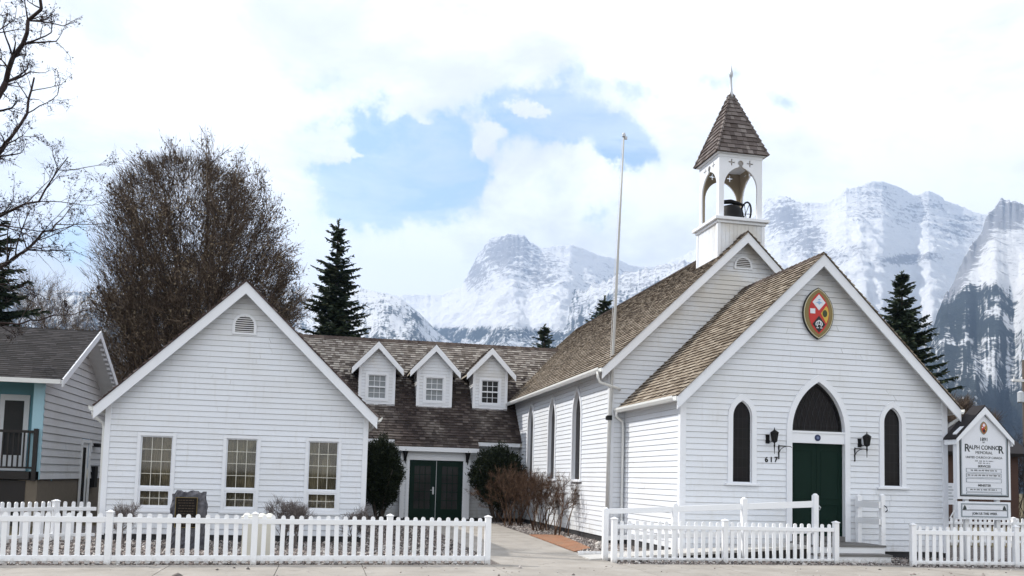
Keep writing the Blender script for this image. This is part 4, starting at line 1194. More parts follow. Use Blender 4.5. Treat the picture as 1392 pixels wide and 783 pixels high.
# ------------------------------------------------------------------ fences
def picket_mesh(wd, top, zb=.02, th=.022):
    mb = MB(); h = wd / 2; n = 6
    pts = [(-h, 0, zb), (h, 0, zb), (h, 0, top - h * .95)] + [(h * math.cos(t * math.pi / n) * (1 if t else 1), 0, top - h * .95 + h * .95 * math.sin(t * math.pi / n)) for t in range(1, n)] + [(-h, 0, top - h * .95)]
    mb.prism([(x, -th / 2, z) for x, _, z in pts], (0, th, 0)); return mb
def fence(label, p0, p1, posts, ph, pk, rails, spacing=.155, pw=.076, group='white picket fences', post_w=.105, name='picket_fence', skip_end=True):
    p0, p1 = Vector((*p0, 0)), Vector((*p1, 0)); L = (p1 - p0).length; dirv = (p1 - p0) / L
    ang = math.atan2(dirv.y, dirv.x)
    F = thing(name, p0, label, 'fence', group)
    F.rotation_euler = (0, 0, ang)
    WL[F.name] = Vector((0, 0, 0))          # parts are built in the fence's own axes
    mbs = []
    for (z0, z1) in rails:
        mb = MB(); mb.box(0, L, -.026, .026, z0, z1); mb.build('rail', M['vinyl'], F, bevel=.005)
    h = post_w / 2
    first = None
    for s in posts:
        if first is None:
            mb = MB(); mb.box(-h, h, -h, h, -.03, ph - .035); po = mb.build('post', M['vinyl'], F, bevel=.006)
            mb = MB(); mb.box(-h - .012, h + .012, -h - .012, h + .012, ph - .035, ph - .018); mb.add([(-h - .006, -h - .006, ph - .018), (h + .006, -h - .006, ph - .018), (h + .006, h + .006, ph - .018), (-h - .006, h + .006, ph - .018), (0, 0, ph + .012)], [(0, 1, 4), (1, 2, 4), (2, 3, 4), (3, 0, 4)])
            cap = mb.build('post_cap', M['vinyl'], po)
            first = (po, cap); base = po.location.copy(); cb = cap.location.copy()
            po.location = base + Vector((s, 0, 0))
        else:
            q = clone(first[0], base + Vector((s, 0, 0)), F); clone(first[1], cb, q)
    bounds = sorted(set([0.0] + list(posts) + [L]))
    fp = None
    for a, b in zip(bounds[:-1], bounds[1:]):
        n = max(1, round((b - a) / spacing) - 1)
        if b - a < spacing * 1.2: continue
        for i in range(1, n + 1):
            s = a + (b - a) * i / (n + 1); dz = R.uniform(-.004, .004)
            if fp is None:
                fp = picket_mesh(pw, pk).build('picket', M['vinyl'], F); fb = fp.location.copy(); fp.location = fb + Vector((s, 0, dz))
            else: 
                c = clone(fp, fb + Vector((s, 0, dz)), F)
                c.rotation_euler = (0, R.uniform(-.012, .012), 0)
    return F
A0 = Vector((-15.85, -2.717)); A1 = Vector((-4.66, -1.985)); ax = (A1 - A0).normalized()
pp = [(Vector((x, 0)) - Vector((A0.x, 0))).x / ax.x for x in (-15.85, -13.49, -11.15, -8.83, -6.49, -4.66)]
fence('long white picket fence along the pavement in front of the hall', A0, A1, pp, .90, .855, [(.06, .155), (.70, .79)])
fence('white picket fence in front of the ramp and church door', (-2.02, -1.5), (2.834, -1.528), [0, 2.36, 4.854], .885, .825, [(.05, .10), (.665, .745)])
fence('white picket fence right of the steps, in front of the sign', (4.33, -1.98), (13.6, -2.66), [0, 2.34, 4.68, 7.0, 9.29], .885, .83, [(.05, .12), (.66, .75)])
fence('short white picket fence between the hall corner and blue house', (-13.30, 2.5), (-12.56, 2.72), [0], .89, .86, [(.1, .17), (.66, .74)], spacing=.15)
fence('white picket fence running forward beside the blue house', (-13.32, 2.46), (-16.2, -1.4), [0, 2.3, 4.7], .89, .86, [(.1, .17), (.66, .74)])
fence('white picket fence at the back of the yard behind the sign', (7.3, 4.0), (14.6, 4.0), [0, 2.4, 4.8, 7.3], .85, .82, [(.1, .17), (.62, .7)])

# ------------------------------------------------------------------ ramp, landing and steps at the church door
RP = thing('entrance_ramp', (.5, -.6, 0), 'low wheelchair ramp with sloping white handrail below the church front', 'ramp')
mb = MB(); mb.hexa([(-2.35, -1.02, -.02), (2.5, -1.02, .27), (2.5, -.12, .27), (-2.35, -.12, -.02), (-2.35, -1.02, .02), (2.5, -1.02, .335), (2.5, -.12, .335), (-2.35, -.12, .02)])
mb.build('deck', plain('worn_white_ramp_boards', (.50, .49, .47), .6, .12, 4.), RP)
mb = MB(); mb.prism([(-2.0, -1.0, -.02), (2.5, -1.0, -.02), (2.5, -1.0, .27), (-2.0, -1.0, .005)], (0, .03, 0)); mb.build('skirt', M['dark_wood'], RP)
def rail_z(x): return .95 + (x + 2.0) * .0465
for i, (x, zt) in enumerate(((-2.05, 1.07), (-.55, 1.19), (1.005, 1.335), (2.665, 1.45))):
    mb = MB(); h = .055; mb.box(x - h, x + h, -1.075, -.965, -.02, zt - .04); mb.lathe((x, -1.02, zt - .04), [(.055, 0), (.05, .02), (.03, .036), (.004, .042)], 12)
    mb.build('post', M['vinyl'], RP, bevel=.006)
mb = MB(); mb.hexa([(-2.0, -1.045, .93), (2.62, -1.045, 1.15), (2.62, -.995, 1.15), (-2.0, -.995, .93), (-2.0, -1.045, 1.035), (2.62, -1.045, 1.29), (2.62, -.995, 1.29), (-2.0, -.995, 1.035)]); mb.build('handrail', M['vinyl'], RP, bevel=.006)
mb = MB(); mb.hexa([(-2.0, -1.04, .40), (2.62, -1.04, .60), (2.62, -1.0, .60), (-2.0, -1.0, .40), (-2.0, -1.04, .49), (2.62, -1.04, .69), (2.62, -1.0, .69), (-2.0, -1.0, .49)]); mb.build('lower_rail', M['vinyl'], RP)
mb = MB(); mb.box(-2.35, 2.5, -.13, -.10, .02, .1); mb.build('kerb_rail', M['vinyl'], RP)
mb = MB(); mb.tube([(2.728, -1.06, 1.19), (2.75, -1.09, 1.15), (2.735, -1.07, 1.10)], .014, 6); mb.build('latch', M['galv'], RP)

ST = thing('entrance_steps', (3.5, -.7, 0), 'white wooden steps with grey treads at the green door', 'steps')
mb = MB(); mb.box(2.52, 4.38, -1.02, -.06, .31, .352); mb.box(2.55, 4.24, -1.44, -1.02, .142, .180); mb.build('tread', M['deck'], ST)
mb = MB(); mb.box(2.53, 4.36, -1.0, -.07, 0, .308); mb.box(2.57, 4.22, -1.415, -1.002, 0, .140); mb.build('riser', M['vinyl'], ST)
for (x, y, zt) in ((4.345, -.93, 1.47), (4.30, -.13, 1.44)):
    mb = MB(); mb.box(x - .05, x + .05, y - .05, y + .05, .352, zt - .03); mb.lathe((x, y, zt - .03), [(.05, 0), (.045, .02), (.004, .035)], 12); mb.build('post', M['vinyl'], ST, bevel=.005)
for z0, z1 in ((1.16, 1.30), (.80, .93)):
    mb = MB(); mb.box(4.235, 4.275, -.98, -.08, z0, z1); mb.build('rail', M['vinyl'], ST)
mb = MB(); mb.tube([(4.36, -.985, 1.22), (4.39, -1.03, 1.18), (4.40, -1.04, 1.12), (4.37, -1.01, 1.08)], .012, 6); mb.build('latch', M['iron'], ST)

# ------------------------------------------------------------------ the notice board
SG = thing('notice_board', (7.385, -.3, 0), 'tall white church notice board under a small gable roof, right of the church', 'sign')
sf = FRONT(-.5); sc = 7.315
Z = lambda z: 2.92 - (2.92 - z) * 1.07 if z < 2.92 else z
M['ink'] = flat('dark_green_lettering', (.02, .03, .032)); M['signgrey'] = flat('grey_green_frame_paint', (.26, .30, .33)); M['signwhite'] = plain('sign_face_white', (.72, .745, .80), .35, .02)
mb = MB()
hw = .715
body = [(sc - hw, 1.40), (sc + hw, 1.40), (sc + hw, 2.92), (sc, 3.52), (sc - hw, 2.92)]
mb.prism([(x, -.5, z) for x, z in body], (0, .13, 0)); mb.build('cabinet', M['trim'], SG)
def inset(k, dz=.0): return [(sc - hw + k, 1.40 + k), (sc + hw - k, 1.40 + k), (sc + hw - k, 2.92 - k * .15), (sc, 3.52 - k * 1.25), (sc - hw + k, 2.92 - k * .15)]
mb = MB(); casing(mb, sf, inset(.065), inset(.088), 0, .012); mb.build('frame_line', M['found'], SG)
mb = MB(); casing(mb, sf, inset(.09), inset(.118), 0, .018); mb.build('frame', M['signgrey'], SG)
mb = MB(); panel(mb, sf, inset(.12), 0, .008); mb.build('face', M['signwhite'], SG)
for s in (-1, 1): mb = MB(); mb.box(sc + s * .42 - .05, sc + s * .42 + .05, -.44, -.36, -.05, 1.42); mb.build('post', M['trim_old'], SG)
mb = MB(); m_ = (3.57 - 2.83) / .745
for s in (-1, 1):
    mb.prism([(sc, -.56, 3.60), (sc + s * .79, -.56, 3.60 - .79 * m_), (sc + s * .79, -.56, 3.555 - .79 * m_), (sc, -.56, 3.555)], (0, .42, 0))
sr = mb.build('roof', M['asph_shingle'], SG)
mb = MB()
for s in (-1, 1):
    mb.prism([(sc, -.575, 3.553), (sc + s * .77, -.575, 3.553 - .77 * m_), (sc + s * .77, -.575, 3.553 - .77 * m_ - .10), (sc, -.575, 3.553 - .17)], (0, .04, 0))
    mb.box(sc + s * .75 - .02, sc + s * .75 + .02, -.535, -.15, 3.50 - .76 * m_ - .09, 3.50 - .76 * m_ + .02)
mb.build('rake_board', M['trim'], sr)
crest(SG, sf, sc, 3.06, .155, .008, .18)
def stext(s, size, z, sx=1.0, x=sc, bold=True, al='CENTER'): return text(s, size, (x, -.5 - .0105, Z(z)), M['ink'], SG, 'lettering', al, ext=.0015, sx=sx, font_bold=bold)
stext('1891', .115, 2.80, 1.0); stext('EST.', .04, 2.735)
stext('ALPH CONNO', .135, 2.62, .92); stext('R', .25, 2.60, .95, sc - .455); stext('R', .25, 2.58, .95, sc + .455)
stext('MEMORIAL', .095, 2.51, 1.0, bold=False); stext('UNITED CHURCH OF CANADA', .075, 2.405, .93, bold=False)
def dashes(z, u0, u1, h=.03, dz=0):
    z = Z(z); mb = MB(); u = u0
    while u < u1:
        n = R.uniform(.035, .11); e = min(u + n, u1); v = u
        while v < e: bar(mb, sf, v, min(v + .012, e), z - h * R.uniform(.3, .5), z + h * R.uniform(.3, .55), .0085, .0105); v += .02
        u = e + .03
    mb.build('small_print', M['ink'], SG)
dashes(2.33, sc - .24, sc + .26, .028); dashes(2.285, sc - .16, sc + .16, .026)
stext('SERVICES', .075, 2.215, 1.1)
mb = MB()
for z0, z1 in ((2.08, 2.17), (1.975, 2.06), (1.865, 1.955), (1.665, 1.75), (1.585, 1.65)):
    z0, z1 = Z(z0), Z(z1)
    casing(mb, sf, rect(sc - .49, sc + .46, z0, z1), rect(sc - .475, sc + .455, z0 + .006, z1 - .008), .0085, .016)
mb.build('name_slot', M['signgrey'], SG)
dashes(2.125, sc - .36, sc + .34, .036); dashes(2.018, sc - .44, sc + .43, .036)
stext('MINISTER', .075, 1.80, 1.1); dashes(1.708, sc - .38, sc + .33, .036)
# hanging lower board
mb = MB(); mb.box(sc - hw + .01, sc + hw - .01, -.5, -.38, .935, 1.345); lb = mb.build('lower_board', M['trim'], SG)
mb = MB(); casing(mb, sf, rect(sc - .625, sc + .625, .99, 1.305), rect(sc - .60, sc + .60, 1.015, 1.28), 0, .014); mb.build('board_frame', M['signgrey'], lb)
mb = MB(); panel(mb, sf, rect(sc - .60, sc + .60, 1.015, 1.13), 0, .007); panel(mb, sf, rect(sc - .42, sc + .42, 1.175, 1.245), 0, .007); mb.build('board_face', M['signwhite'], lb)
mb = MB()
for s in (-1, 1): panel(mb, sf, [(sc + s * .53 - .045, 1.165), (sc + s * .53 + .045, 1.165), (sc + s * .53 + .03, 1.22), (sc + s * .53, 1.26), (sc + s * .53 - .03, 1.22)], .001, .01)
bar(mb, sf, sc - .60, sc + .60, 1.145, 1.158, .001, .012); mb.build('dark_motif', M['ink'], lb)
text('JOIN US THIS WEEK', .075, (sc, -.5095, 1.07), M['ink'], lb, 'lettering', sx=1.0, font_bold=True)
SS = thing('small_sign', (8.42, 2, .9), 'small white upright notice on a thin stake beside church corner', 'sign')
mb = MB(); mb.box(8.27, 8.60, 1.99, 2.02, 1.22, 1.78); mb.build('board', M['signwhite'], SS)
mb = MB(); mb.tube([(8.52, 2.03, 0), (8.52, 2.03, 1.25)], .02, 6); mb.tube([(8.30, 1.9, .86), (8.56, 2.03, 1.1)], .018, 6); mb.build('stake', M['trim_old'], SS)
mb = MB(); sq = FRONT(1.99)
for z in (1.68, 1.6, 1.52, 1.44, 1.36): bar(mb, sq, 8.33, 8.33 + R.uniform(.1, .2), z - .012, z + .012, .001, .003)
mb.build('small_print', M['signgrey'], SS)

# ------------------------------------------------------------------ memorial stone, pedestal box
MS = thing('memorial_stone', (-10.36, .8, 0), 'rough grey granite memorial stone with dark bronze plaque before the hall', 'memorial')
mb = MB(); bm = bmesh.new(); bmesh.ops.create_grid(bm, x_segments=1, y_segments=1, size=.5); bm.free()
nx_, nz_ = 14, 18; front = []; back = []
def edge_x(s, z): return s * (.335 + .012 * math.sin(z * 9 + s) - .05 * max(0, z - 1.0)) + .01 * math.sin(z * 23)
vs = []; fs = []
for j in range(nz_ + 1):
    z = 1.17 * j / nz_
    for i in range(nx_ + 1):
        u = -1 + 2 * i / nx_
        x = -10.375 + edge_x(1, z) * u; top = 1.165 + .02 * math.sin(u * 7) + .012 * math.sin(u * 17) - (.05 if u < -.85 else 0)
        zz = min(z, 1) if j < nz_ else top
        zz = z * top / 1.17
        flatz = abs(u) < .62 and .45 < zz < 1.06
        vs.append((x, .74 + (0 if flatz else R.uniform(-.025, .02)) + .05 * (abs(u) ** 4) + .04 * (j / nz_) ** 6, zz))
k = len(vs)
for (x, y, z) in list(vs): vs.append((x + R.uniform(-.01, .01), 1.08 - .05 * abs((x + 10.375) / .34) ** 3, z))
for j in range(nz_):
    for i in range(nx_):
        a = j * (nx_ + 1) + i; fs += [(a, a + 1, a + nx_ + 2, a + nx_ + 1), (k + a, k + a + nx_ + 1, k + a + nx_ + 2, k + a + 1)]
for j in range(nz_):
    for i in (0, nx_): a = j * (nx_ + 1) + i; fs.append((a, a + nx_ + 1, k + a + nx_ + 1, k + a))
for i in range(nx_): a = nz_ * (nx_ + 1) + i; fs.append((a, a + 1, k + a + 1, k + a))
mb.add(vs, fs); mb.build('stone', M['stone'], MS)
pf = FRONT(.712)
mb = MB(); panel(mb, pf, rect(-10.61, -10.185, .44, 1.05), -.03, .016); pl_ = mb.build('plaque', plain('dark_bronze', (.010, .008, .007), .6, .2, 8., .12), MS)
mb = MB(); casing(mb, pf, rect(-10.61, -10.185, .44, 1.05), rect(-10.600, -10.195, .450, 1.040), .016, .022); mb.build('plaque_border', M['gold'], pl_)
mb = MB()
for z in [.99 - .055 * i for i in range(10)]:
    u = -10.57 + R.uniform(0, .04); e = -10.225 - R.uniform(0, .04)
    while u < e: v = min(u + R.uniform(.02, .06), e); bar(mb, pf, u, v, z - .010, z + .010, .0165, .020); u = v + .014
mb.build('raised_lettering', plain('dull_bronze_letters', (.045, .03, .018), .6, .1), pl_)
UB = thing('utility_box', (-8.86, -1.0, 0), 'pale boxy garden pedestal with scalloped white top behind the fence', 'box')
mb = MB(); mb.box(-9.12, -8.60, -1.28, -.78, 0, .735); mb.build('body', plain('pale_beige_plastic', (.62, .60, .52), .5, .08, 4.), UB, bevel=.015)
mb = MB(); mb.box(-9.15, -8.57, -1.31, -.75, .735, .775)
for i in range(4): mb.lathe((-9.06 + i * .135, -1.03, .775), [(.072, 0), (.066, .03), (.04, .052), (.005, .06)], 10)
mb.build('scalloped_lid', plain('ivory_plastic', (.78, .77, .70), .4, .05), UB)

# ------------------------------------------------------------------ neighbour's house at the left
NH = thing('split_level_house', (-19, 11, 0), 'white and turquoise neighbouring house with dark shingle roof and balcony', 'house')
aN = -15.28; NF = 7.93; NR_ = 11.06; ZR, mR = 5.86, .515; NBk = 15.4
mb = MB()
rz = lambda b: ZR - mR * abs(b - NR_) - .12
lo = lambda z: NF if z < rz(NF) else NR_ - (ZR - .12 - z) / mR
hi = lambda z: NBk if z < rz(NF) else NR_ + (ZR - .12 - z) / mR
siding(mb, RIGHT(aN), lo, hi, 1.24, ZR - .2, [rect(12.05, 13.0, .3, 2.42)], e=.215, lip=.034)
mb.build('wall', [siding_mat('grey_white_house_siding', (.60, .61, .63), (.47, .46, .44)), M['found']], NH, fix=False)
mb = MB(); mb.box(-24, aN - .03, NF + .9, NBk, -.1, 1.24); mb.box(aN - .5, aN - .03, NF + .02, NF + .9, -.1, 1.22); mb.build('foundation', M['stucco'], NH)
mb = MB(); mb.box(-24, aN - .02, 9.15, 9.25, 1.2, 4.0); mb.build('front_wall', M['blue'], NH)
mb = MB(); mb.box(-24, -15.6, NF, NF + .05, -.1, 1.2); mb.build('under_porch_wall', M['dark_wood'], NH)
mb = MB(); mb.box(aN - .26, aN - .002, NF, 9.15, 1.46, rz(NF)); mb.box(aN - .002, aN + .02, NF - .01, NF + .06, 1.24, rz(NF)); mb.build('corner_pier', M['pale_blue'], NH)
mb = MB(); mb.box(-24, -15.50, NF - .10, 9.15, 1.24, 1.45); mb.build('balcony', M['dark_wood'], NH)
mb = MB(); mb.box(-24, -15.34, NF - .10, NF - .04, 2.50, 2.57); mb.box(-24, -15.34, NF - .09, NF - .05, 1.53, 1.58)
mb.box(-15.44, -15.34, NF - .12, NF - .02, 1.2, 2.62)
x = -15.55
while x > -20: mb.box(x - .02, x + .02, NF - .085, NF - .055, 1.58, 2.5); x -= .13
mb.build('balcony_railing', M['dark_wood'], NH)
mb = MB(); mb.box(-16.75, -15.98, 9.10, 9.15, 1.46, 3.62)
nd = mb.build('porch_door', M['trim'], NH); mb = MB(); mb.box(-16.62, -16.12, 9.09, 9.1, 1.9, 3.45); mb.build('pane', M['dark_glass'], nd)
mb = MB(); mb.box(-15.86, -15.76, 9.06, 9.15, 3.2, 3.42); mb.build('porch_light', M['iron'], NH)
mb = MB(); hb = 3.68; hbB = 4.95; slB = hbB * math.sqrt(1 + mR * mR); slN = hb * math.sqrt(1 + mR * mR)
shakes(mb, (-26, NR_ - hb, ZR - mR * hb - .02), (1, 0, 0), (0, 1, mR), 26 - 14.68, slN, .15, w0=.2, w1=.4, th=.008)
shakes(mb, (-26, NR_ + hbB, ZR - mR * hbB - .02), (1, 0, 0), (0, -1, mR), 26 - 14.68, slB, .3, w0=.4, w1=.8, th=.008)
nr_ = mb.build('roof', [M['asph_shingle'], M['felt']], NH, fix=False)
mb = MB()
for s, hb_ in ((-1, hb), (1, hbB)): mb.prism([(-26, NR_, ZR - .03), (-26, NR_ + s * hb_, ZR - mR * hb_ - .03), (-26, NR_ + s * hb_, ZR - mR * hb_ - .13), (-26, NR_, ZR - .13)], (26 - 14.70, 0, 0))
mb.build('roof_deck', M['trim_old'], nr_)
mb = MB()
for s, hb_ in ((-1, hb), (1, hbB)): mb.prism([(-14.70, NR_, ZR), (-14.70, NR_ + s * hb_, ZR - mR * hb_), (-14.70, NR_ + s * hb_, ZR - mR * hb_ - .21), (-14.70, NR_, ZR - .21)], (.035, 0, 0))
mb.build('rake_board', M['trim'], nr_)
mb = MB(); mb.box(-26, -14.72, NR_ - hb - .10, NR_ - hb, ZR - mR * hb - .14, ZR - mR * hb - .02); mb.build('gutter', M['gutter'], nr_)
for i in range(19):         # little blocks along the far rake
    mb = MB(); b = NR_ + .3 + i * .24; mb.box(-14.80, -14.70, b, b + .1, ZR - mR * (b - NR_) - .27, ZR - mR * (b - NR_) - .19)
    mb.build('dentil_block', M['trim'], nr_)
rf = RIGHT(aN); mb = MB(); casing(mb, rf, rect(11.98, 13.1, .2, 2.5), rect(12.08, 12.99, .3, 2.4), 0, .05); nw = mb.build('side_door', M['trim_old'], NH)
mb = MB(); panel(mb, rf, rect(12.08, 12.99, .3, 2.4), -.03, -.02); mb.build('door_leaf', M['trim_old'], nw)
mb = MB(); panel(mb, rf, rect(12.25, 12.7, .5, 2.25), -.019, -.008); mb.build('pane', M['dark_glass'], nw)
mb = MB(); bar(mb, rf, 13.35, 13.75, .95, 1.65, .0, .14); bar(mb, rf, 13.4, 13.7, 2.30, 2.42, .0, .2); mb.build('meter_box', M['iron'], NH)

# ------------------------------------------------------------------ behind the sign
CB = thing('brown_cabin', (21.5, 18.5, 0), 'dark red brown cabin half hidden behind the white notice board', 'building')
mb = MB(); mb.box(19.6, 24, 17, 21, -.1, 3.4); mb.build('wall', M['browncab'], CB)
mb = MB(); mb.prism([(19.2, 16.5, 3.35), (19.2, 19, 4.9), (19.2, 21.5, 3.35), (19.2, 21.4, 3.2), (19.2, 19, 4.7), (19.2, 16.6, 3.2)], (5.2, 0, 0)); mb.build('roof', M['asph_shingle'], CB)
mb = MB(); cf = FRONT(17); casing(mb, cf, rect(20.6, 21.6, 1.2, 2.3), rect(20.68, 21.52, 1.28, 2.22), 0, .04); cw_ = mb.build('window', M['dark_wood'], CB); mb = MB(); panel(mb, cf, rect(20.68, 21.52, 1.28, 2.22), 0, .01); mb.build('pane', M['dark_glass'], cw_)
UP = thing('utility_pole', (27.55, 20.4, 0), 'weathered utility pole with grey transformer at the right edge', 'utility pole')
mb = MB(); mb.tube([(27.55, 20.4, -.2), (27.55, 20.4, 8.4)], [.16, .11], 10); mb.build('pole', M['leaf_bark'], UP, smooth=True)
mb = MB(); mb.box(26.75, 28.4, 20.26, 20.38, 7.25, 7.37); mb.build('crossarm', M['trim_old'], UP)
for x in (26.85, 27.3, 27.85, 28.3):
    mb = MB(); mb.lathe((x, 20.32, 7.37), [(.03, 0), (.05, .03), (.035, .06), (.05, .09), (.03, .13)], 8); mb.build('insulator', M['galv'], UP)
mb = MB(); mb.lathe((27.2, 20.3, 6.18), [(.14, 0), (.16, .03), (.16, .48), (.17, .5), (.1, .56), (.03, .60)], 14); mb.box(27.3, 27.5, 20.28, 20.34, 6.3, 6.36); mb.build('transformer', plain('pale_grey_steel', (.50, .53, .57), .4, .06, metal=.2), UP, smooth=False)
# ------------------------------------------------------------------ plants
def tubes_np(segs, n=5):
    """segs: list of (p0, p1, r0, r1)"""
    P0 = np.array([s[0] for s in segs], float); P1 = np.array([s[1] for s in segs], float)
    r0 = np.array([s[2] for s in segs]); r1 = np.array([s[3] for s in segs])
    d = P1 - P0; d /= np.linalg.norm(d, axis=1, keepdims=True) + 1e-9
    ref = np.where(np.abs(d[:, 2:3]) < .9, np.array([[0, 0, 1.]]), np.array([[1., 0, 0]]))
    x = np.cross(d, ref); x /= np.linalg.norm(x, axis=1, keepdims=True); y = np.cross(d, x)
    a = np.arange(n) * 2 * np.pi / n
    ring = x[:, None] * np.cos(a)[None, :, None] + y[:, None] * np.sin(a)[None, :, None]
    V = np.concatenate([P0[:, None] + ring * r0[:, None, None], P1[:, None] + ring * r1[:, None, None]], 1)
    k = np.arange(n); f = np.stack([k, (k + 1) % n, (k + 1) % n + n, k + n], -1)
    F = (f[None] + (np.arange(len(segs)) * 2 * n)[:, None, None]).reshape(-1, 4)
    return V.reshape(-1, 3), F
def ribbons(P, Dv, L, Wd, rng, taper=.4):
    """thin slivers starting at P along Dv"""
    n = len(P); Dv = Dv / (np.linalg.norm(Dv, axis=1, keepdims=True) + 1e-9)
    s = np.cross(Dv, rng.normal(size=(n, 3))); s /= np.linalg.norm(s, axis=1, keepdims=True) + 1e-9
    L = L[:, None]; w = Wd[:, None]
    E_ = P + Dv * L
    V = np.stack([P - s * w / 2, P + s * w / 2, E_ + s * w / 2 * taper, E_ - s * w / 2 * taper], 1)
    return V.reshape(-1, 3), np.arange(n * 4).reshape(-1, 4)
def join(*vf):
    V = []; F = []; k = 0
    for v, f in vf: V.append(v); F.append(f + k); k += len(v)
    return np.concatenate(V), np.concatenate(F)
def grow(segs, p, d, r, length, depth, rng, bend=.25, up=.12, split=(2, 3), shrink=.66, nseg=5, ends=None, spread=.55, droop=0.):
    """recursive limb; records segments and the tips' positions"""
    p = np.array(p, float); d = np.array(d, float); d /= np.linalg.norm(d)
    r_end = r * .55
    for i in range(nseg):
        d = d + rng.normal(size=3) * bend / nseg ** .5 * .5 + np.array([0, 0, up - droop]) / nseg; d /= np.linalg.norm(d)
        q = p + d * length / nseg; ra = r + (r_end - r) * i / nseg; rb = r + (r_end - r) * (i + 1) / nseg
        segs.append((p, q, ra, rb)); 
        if ends is not None and depth <= 1: ends.append((q, d.copy()))
        if depth > 0 and i >= 1 and rng.random() < .62:
            s = np.cross(d, rng.normal(size=3)); s /= np.linalg.norm(s) + 1e-9
            grow(segs, q, d * (1 - spread) + s * spread + np.array([0, 0, .1]), rb * .6, length * shrink * rng.uniform(.6, 1.05), depth - 1, rng, bend, up, split, shrink, max(3, nseg - 1), ends, spread, droop)
        p = q
    if depth > 0:
        for k in range(rng.integers(split[0], split[1] + 1)):
            s = np.cross(d, rng.normal(size=3)); s /= np.linalg.norm(s) + 1e-9
            grow(segs, p, d * (1 - spread * .7) + s * spread * .7, r_end * .85, length * shrink * rng.uniform(.7, 1.1), depth - 1, rng, bend, up, split, shrink, max(3, nseg - 1), ends, spread, droop)
def bare_tree(name, base, h, label, rng, mat_t, mat_c, depth=4, lean=(0, 0), r=.14, group=None, cat='tree', twigs=14, spread=.5, trunk_frac=.34, tl=(.25, .7), tw=.014, tips_only=True, first=None):
    T = thing(name, base, label, cat, group)
    segs = []; ends = []
    grow(segs, base, (lean[0], lean[1], 1), r, h * trunk_frac, depth, rng, .22, .25, (2, 3), .7, 6, ends, spread)
    thick = [s for s in segs if s[2] > .016]; thin = [s for s in segs if s[2] <= .016]
    top = max(s[1][2] for s in segs) - base[2]
    k = h / top
    def sc(v): v = np.array(v); b = np.array(base); return b + (v - b) * np.array([k ** .5, k ** .5, k])
    V, F = tubes_np([(sc(a), sc(b), c, e) for a, b, c, e in thick]); np_mesh('trunk', V, F, mat_t, T)
    E_ = np.array([sc(e[0]) for e in ends]); Dn = np.array([e[1] for e in ends])
    idx = rng.integers(0, len(E_), len(E_) * twigs)
    rb = ribbons(E_[idx] + rng.normal(size=(len(idx), 3)) * .05, Dn[idx] * .8 + rng.normal(size=(len(idx), 3)) * .55 + np.array([0, 0, .15]), rng.uniform(*tl, len(idx)), np.full(len(idx), tw), rng)
    parts = [rb]
    if thin: parts.insert(0, tubes_np([(sc(a), sc(b), c, e) for a, b, c, e in thin], 4))
    V, F = join(*parts); np_mesh('crown', V, F, mat_c, T)
    return T
def spruce(base, h, rad, label, rng, group='spruce trees', dens=1.0, start=.06, name='spruce_tree', card=.2, lop=None):
    T = thing(name, base, label, 'tree', group)
    b = np.array(base, float)
    segs = [(b + [0, 0, h * i / 12.], b + [0, 0, h * (i + 1) / 12.], .02 + rad * .085 * (1 - i / 12.), .02 + rad * .085 * (1 - (i + 1) / 12.)) for i in range(12)]
    P = []; Dv = []; Ln = []
    z = h * start
    while z < h * .985:
        t = z / h
        L = rad * (1 - t) ** .82 * (.9 + .1 * math.sin(z * 3.1)) + .12
        nb = int(rng.integers(6, 9)) if t < .8 else 5
        a0 = rng.uniform(0, 6.28)
        for k in range(nb):
            a = a0 + k * 6.283 / nb + rng.uniform(-.35, .35); l = L * rng.uniform(.62, 1.18)
            if rng.random() < .10: l *= .45
            if lop: l *= lop(a, t)
            pz = z + rng.uniform(-.16, .16)
            dr = .30 * (1 - t) + rng.uniform(-.08, .10); up = .45 * t
            m = max(4, int(l / .16))
            prev = b + [0, 0, pz]
            for i in range(1, m + 1):
                f = i / m
                q = b + np.array([math.cos(a) * l * f, math.sin(a) * l * f, pz - dr * l * f * (1 - .55 * f * f) + up * l * f])
                segs.append((prev, q, .022 * (1 - f) + .006, .022 * (1 - f) + .004))
                dirv = q - prev
                side = np.array([-math.sin(a), math.cos(a), 0])
                n = int((8 if f > .2 else 4) * dens * (1.3 - .5 * f))
                for _ in range(n):
                    s = rng.choice((-1, 1)); 
                    P.append(prev + dirv * rng.random()); Dv.append(dirv / np.linalg.norm(dirv) * rng.uniform(.25, .9) + side * s * rng.uniform(.3, 1.0) + np.array([0, 0, rng.uniform(-.55, .12)]))
                    Ln.append(rng.uniform(.6, 1.25) * card * (1.25 - .55 * f) * (1.15 if l > 1 else .8))
                prev = q
        z += h * .0235 * rng.uniform(.62, 1.0) + .02
    # the leading shoot
    for _ in range(60): P.append(b + [0, 0, h * rng.uniform(.95, 1.0)]); Dv.append(np.array([rng.normal() * .6, rng.normal() * .6, .9])); Ln.append(rng.uniform(.1, .22))
    V, F = tubes_np([s for s in segs], 4); np_mesh('trunk', V, F, M['leaf_bark'], T)
    P = np.array(P); Dv = np.array(Dv); Ln = np.array(Ln)
    V, F = ribbons(P, Dv, Ln, Ln * rng.uniform(.30, .5, len(Ln)), rng, .35); np_mesh('crown', V, F, M['needles'], T)
    return T

